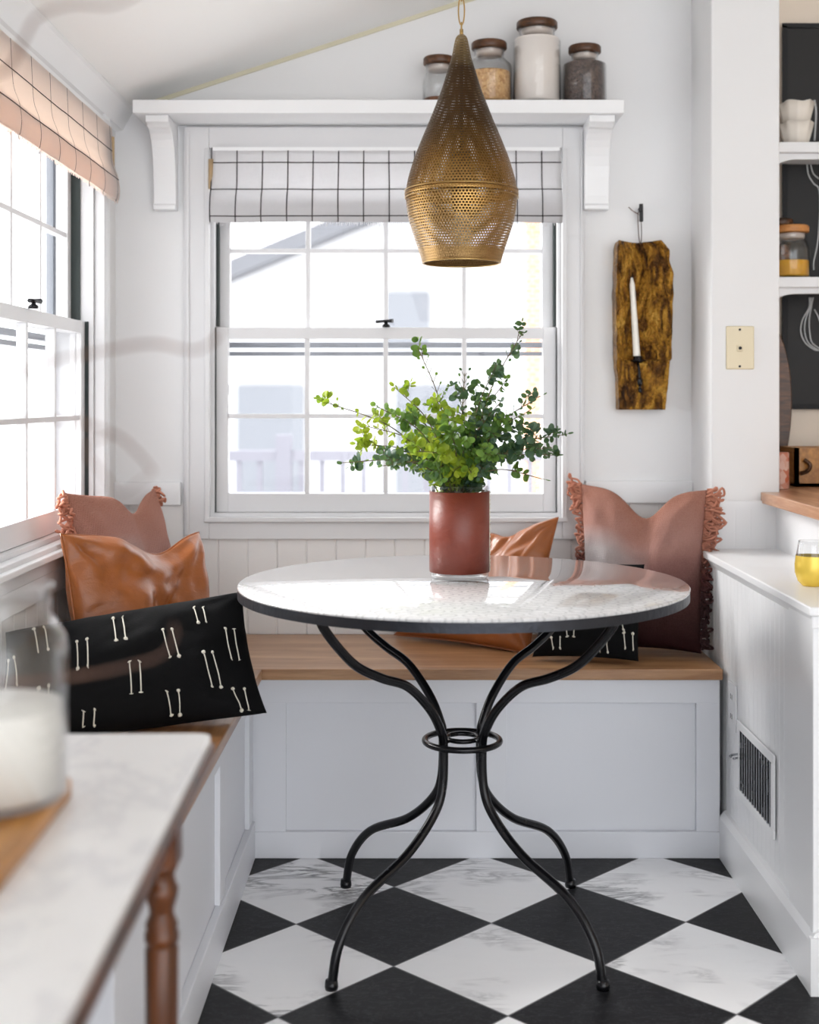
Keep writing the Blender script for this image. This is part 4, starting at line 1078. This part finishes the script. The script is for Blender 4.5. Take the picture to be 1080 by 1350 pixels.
# standing oval board
b = MB(); pts = []; cc = P(1012, 560, 3.86)
for k in range(40):
    a = 2*PI*k/40; pts.append((max(.988, cc.x+.075*math.cos(a)), 0, .907+.24+.24*math.sin(a)))
b.prism(pts, (0, 3.865, 0), (0, 3.885, 0)); tag(b.build('serving_board', ACACIA, bevel=.003), 'tall oval dark brown wooden board standing against the kitchen wall', 'serving board')
# speckled canister and wooden box with bowl
b = MB(); c = Vector((P(1026, 0, 3.62).x+.004, 3.62, .9075)); b.lathe(c, [(0, 0), (.024, 0), (.026, .003), (.026, .098), (.024, .102), (.020, .10), (.02, .01), (0, .01)], 28)
tag(b.build('speckled_canister', SPECK), 'small speckled terracotta canister on the worktop beside the pillar', 'canister')
t = thing('wooden_caddy', (1.17, 3.78, .9075), 'brown wooden caddy with a cut-out handle on the worktop', 'caddy')
x0, x1, zb, zt = 1.085, 1.36, .9075, 1.018
b = MB(); b.box(x0, x0+.012, 3.70, 3.86, zb, zt).box(x1-.012, x1, 3.70, 3.86, zb, zt).box(x0, x1, 3.848, 3.86, zb, zt).box(x0, x1, 3.70, 3.86, zb, zb+.01)
poly = [(x0, zb), (x1, zb), (x1, zt)]
for k in range(13):
    a = PI*k/12; poly.append((1.205+.04*math.cos(a), zt-.052*math.sin(a)))
poly += [(x0, zt)]
b.prism([(x, 0, z) for x, z in poly], (0, 3.70, 0), (0, 3.712, 0)); b.build('body', BOARDW, t)
b = MB(); b.tube(smooth_path([Vector((1.10, 3.698, .945)), Vector((1.118, 3.685, .955)), Vector((1.122, 3.682, .972)), Vector((1.108, 3.690, .985))], 5), .006, 8); b.build('handle', ACACIA, t)
b = MB(); c = Vector((1.205, 3.765, .918)); b.lathe(c, [(0, 0), (.025, 0), (.045, .02), (.052, .06), (.049, .06), (.042, .022), (.02, .004), (0, .004)], 32); tag(b.build('steel_bowl', STEEL), 'small shiny steel bowl inside the wooden caddy', 'bowl')

# ---- bare twigs close to the camera at left
t = thing('bare_branch', P(-160, 900, .82), 'out-of-focus bare brown twigs in the left foreground', 'branch')
def tw(pts, r, y=.80):
    q = smooth_path([P(x, yy, y+dy) for x, yy, dy in pts], 6); n = len(q); return q, [r*(1-.5*i/n) for i in range(n)]
b = MB()
main = smooth_path([Vector((-.36, .80, .742)), P(-150, 700, .80), P(-130, 520, .80), P(-110, 300, .80), P(-90, 120, .8), P(-100, -80, .8)], 8)
b.tube(main, [.004-.002*i/len(main) for i in range(len(main))], 8); b.build('stem', LEAVBARK, t)
for pts, r in (([(-100, 180, 0), (-40, 110, .02), (10, 92, .03), (30, 55, .03), (50, 22, .03), (95, 6, .02), (150, 6, .0), (200, -20, 0)], .0016),
               ([(-118, 540, 0), (-40, 520, .02), (20, 496, .04), (70, 476, .05), (130, 464, .05), (200, 453, .05), (255, 462, .05), (285, 446, .05), (292, 430, .05)], .0016),
               ([(-118, 620, 0), (0, 560, .03), (90, 555, .05), (150, 572, .05), (182, 598, .05), (202, 622, .05)], .0014),
               ([(150, 572, .05), (112, 590, .05), (140, 630, .05), (160, 650, .05), (202, 622, .05)], .0009),
               ([(-140, 880, 0), (0, 900, .03), (110, 890, .05), (180, 875, .06), (215, 862, .06), (231, 838, .06), (228, 822, .06)], .0013)):
    q, rr = tw(pts, r); b = MB(); b.tube(q, rr, 6); b.build('twig', LEAVBARK, t)

# ================================================================== OUTSIDE
MB().box(-40, 30, 4.2, 60, -1.3, -1.2).box(-40, -1.2, -20, 4.2, -1.3, -1.2).build('ground_outside', GROUND, kind='structure')
t = thing('neighbour_house', (0, 14, -1.2), 'pale neighbouring house with grey gabled roof seen through the back window', 'house')
b = MB(); b.prism([(-3.0, 0, -1.2), (4.5, 0, -1.2), (4.5, 0, 2.2), (.9, 0, 3.6), (-3.0, 0, 2.0)], (0, 14, 0), (0, 20, 0)); b.build('walls', SIDING, t)
b = MB(); b.prism([(-3.4, 0, 1.84), (.9, 0, 3.6), (.9, 0, 3.78), (-3.4, 0, 2.02)], (0, 13.6, 0), (0, 20.3, 0)); b.prism([(4.9, 0, 2.04), (.9, 0, 3.6), (.9, 0, 3.78), (4.9, 0, 2.22)], (0, 13.6, 0), (0, 20.3, 0)); b.build('roof', ROOFM, t)
for x0, x1, z0, z1 in ((-.3, .15, 1.7, 2.3), (-1.9, -1.2, .1, 1.3), (-.2, .5, .1, 1.3)): MB().box(x0, x1, 13.93, 14.0, z0, z1).build('window', SIDEW, t)
MB().box(.94, 1.07, 11.0, 11.3, -1.2, 3.6).build('brick_chimney', BRICK, t)
t = thing('deck_railing', (-.6, 7.5, -1.2), 'grey slatted deck railing outside the back window', 'railing')
b = MB(); b.box(-1.8, 1.2, 7.45, 7.52, .80, .86).box(-1.8, 1.2, 7.45, 7.52, .35, .40); b.build('rail', DECK, t)
b = MB()
for k in range(25): x = -1.75+.12*k; b.box(x, x+.03, 7.47, 7.50, .40, .80)
b.build('baluster', DECK, t)
b = MB()
for x in (-1.8, -.8, .2, 1.15): b.box(x, x+.09, 7.44, 7.53, -1.2, .95)
b.build('post', DECK, t)

t = thing('patio_table', (-.95, 6.6, -1.2), 'grey patio table outside low in the back window', 'table')
MB().box(-1.0, -.45, 6.4, 6.9, .60, .66).build('tabletop', DECK, t)
for x, y in ((-.97, 6.43), (-.52, 6.43), (-.97, 6.83), (-.52, 6.83)): MB().box(x, x+.05, y, y+.05, -1.2, .60).build('leg', DECK, t)
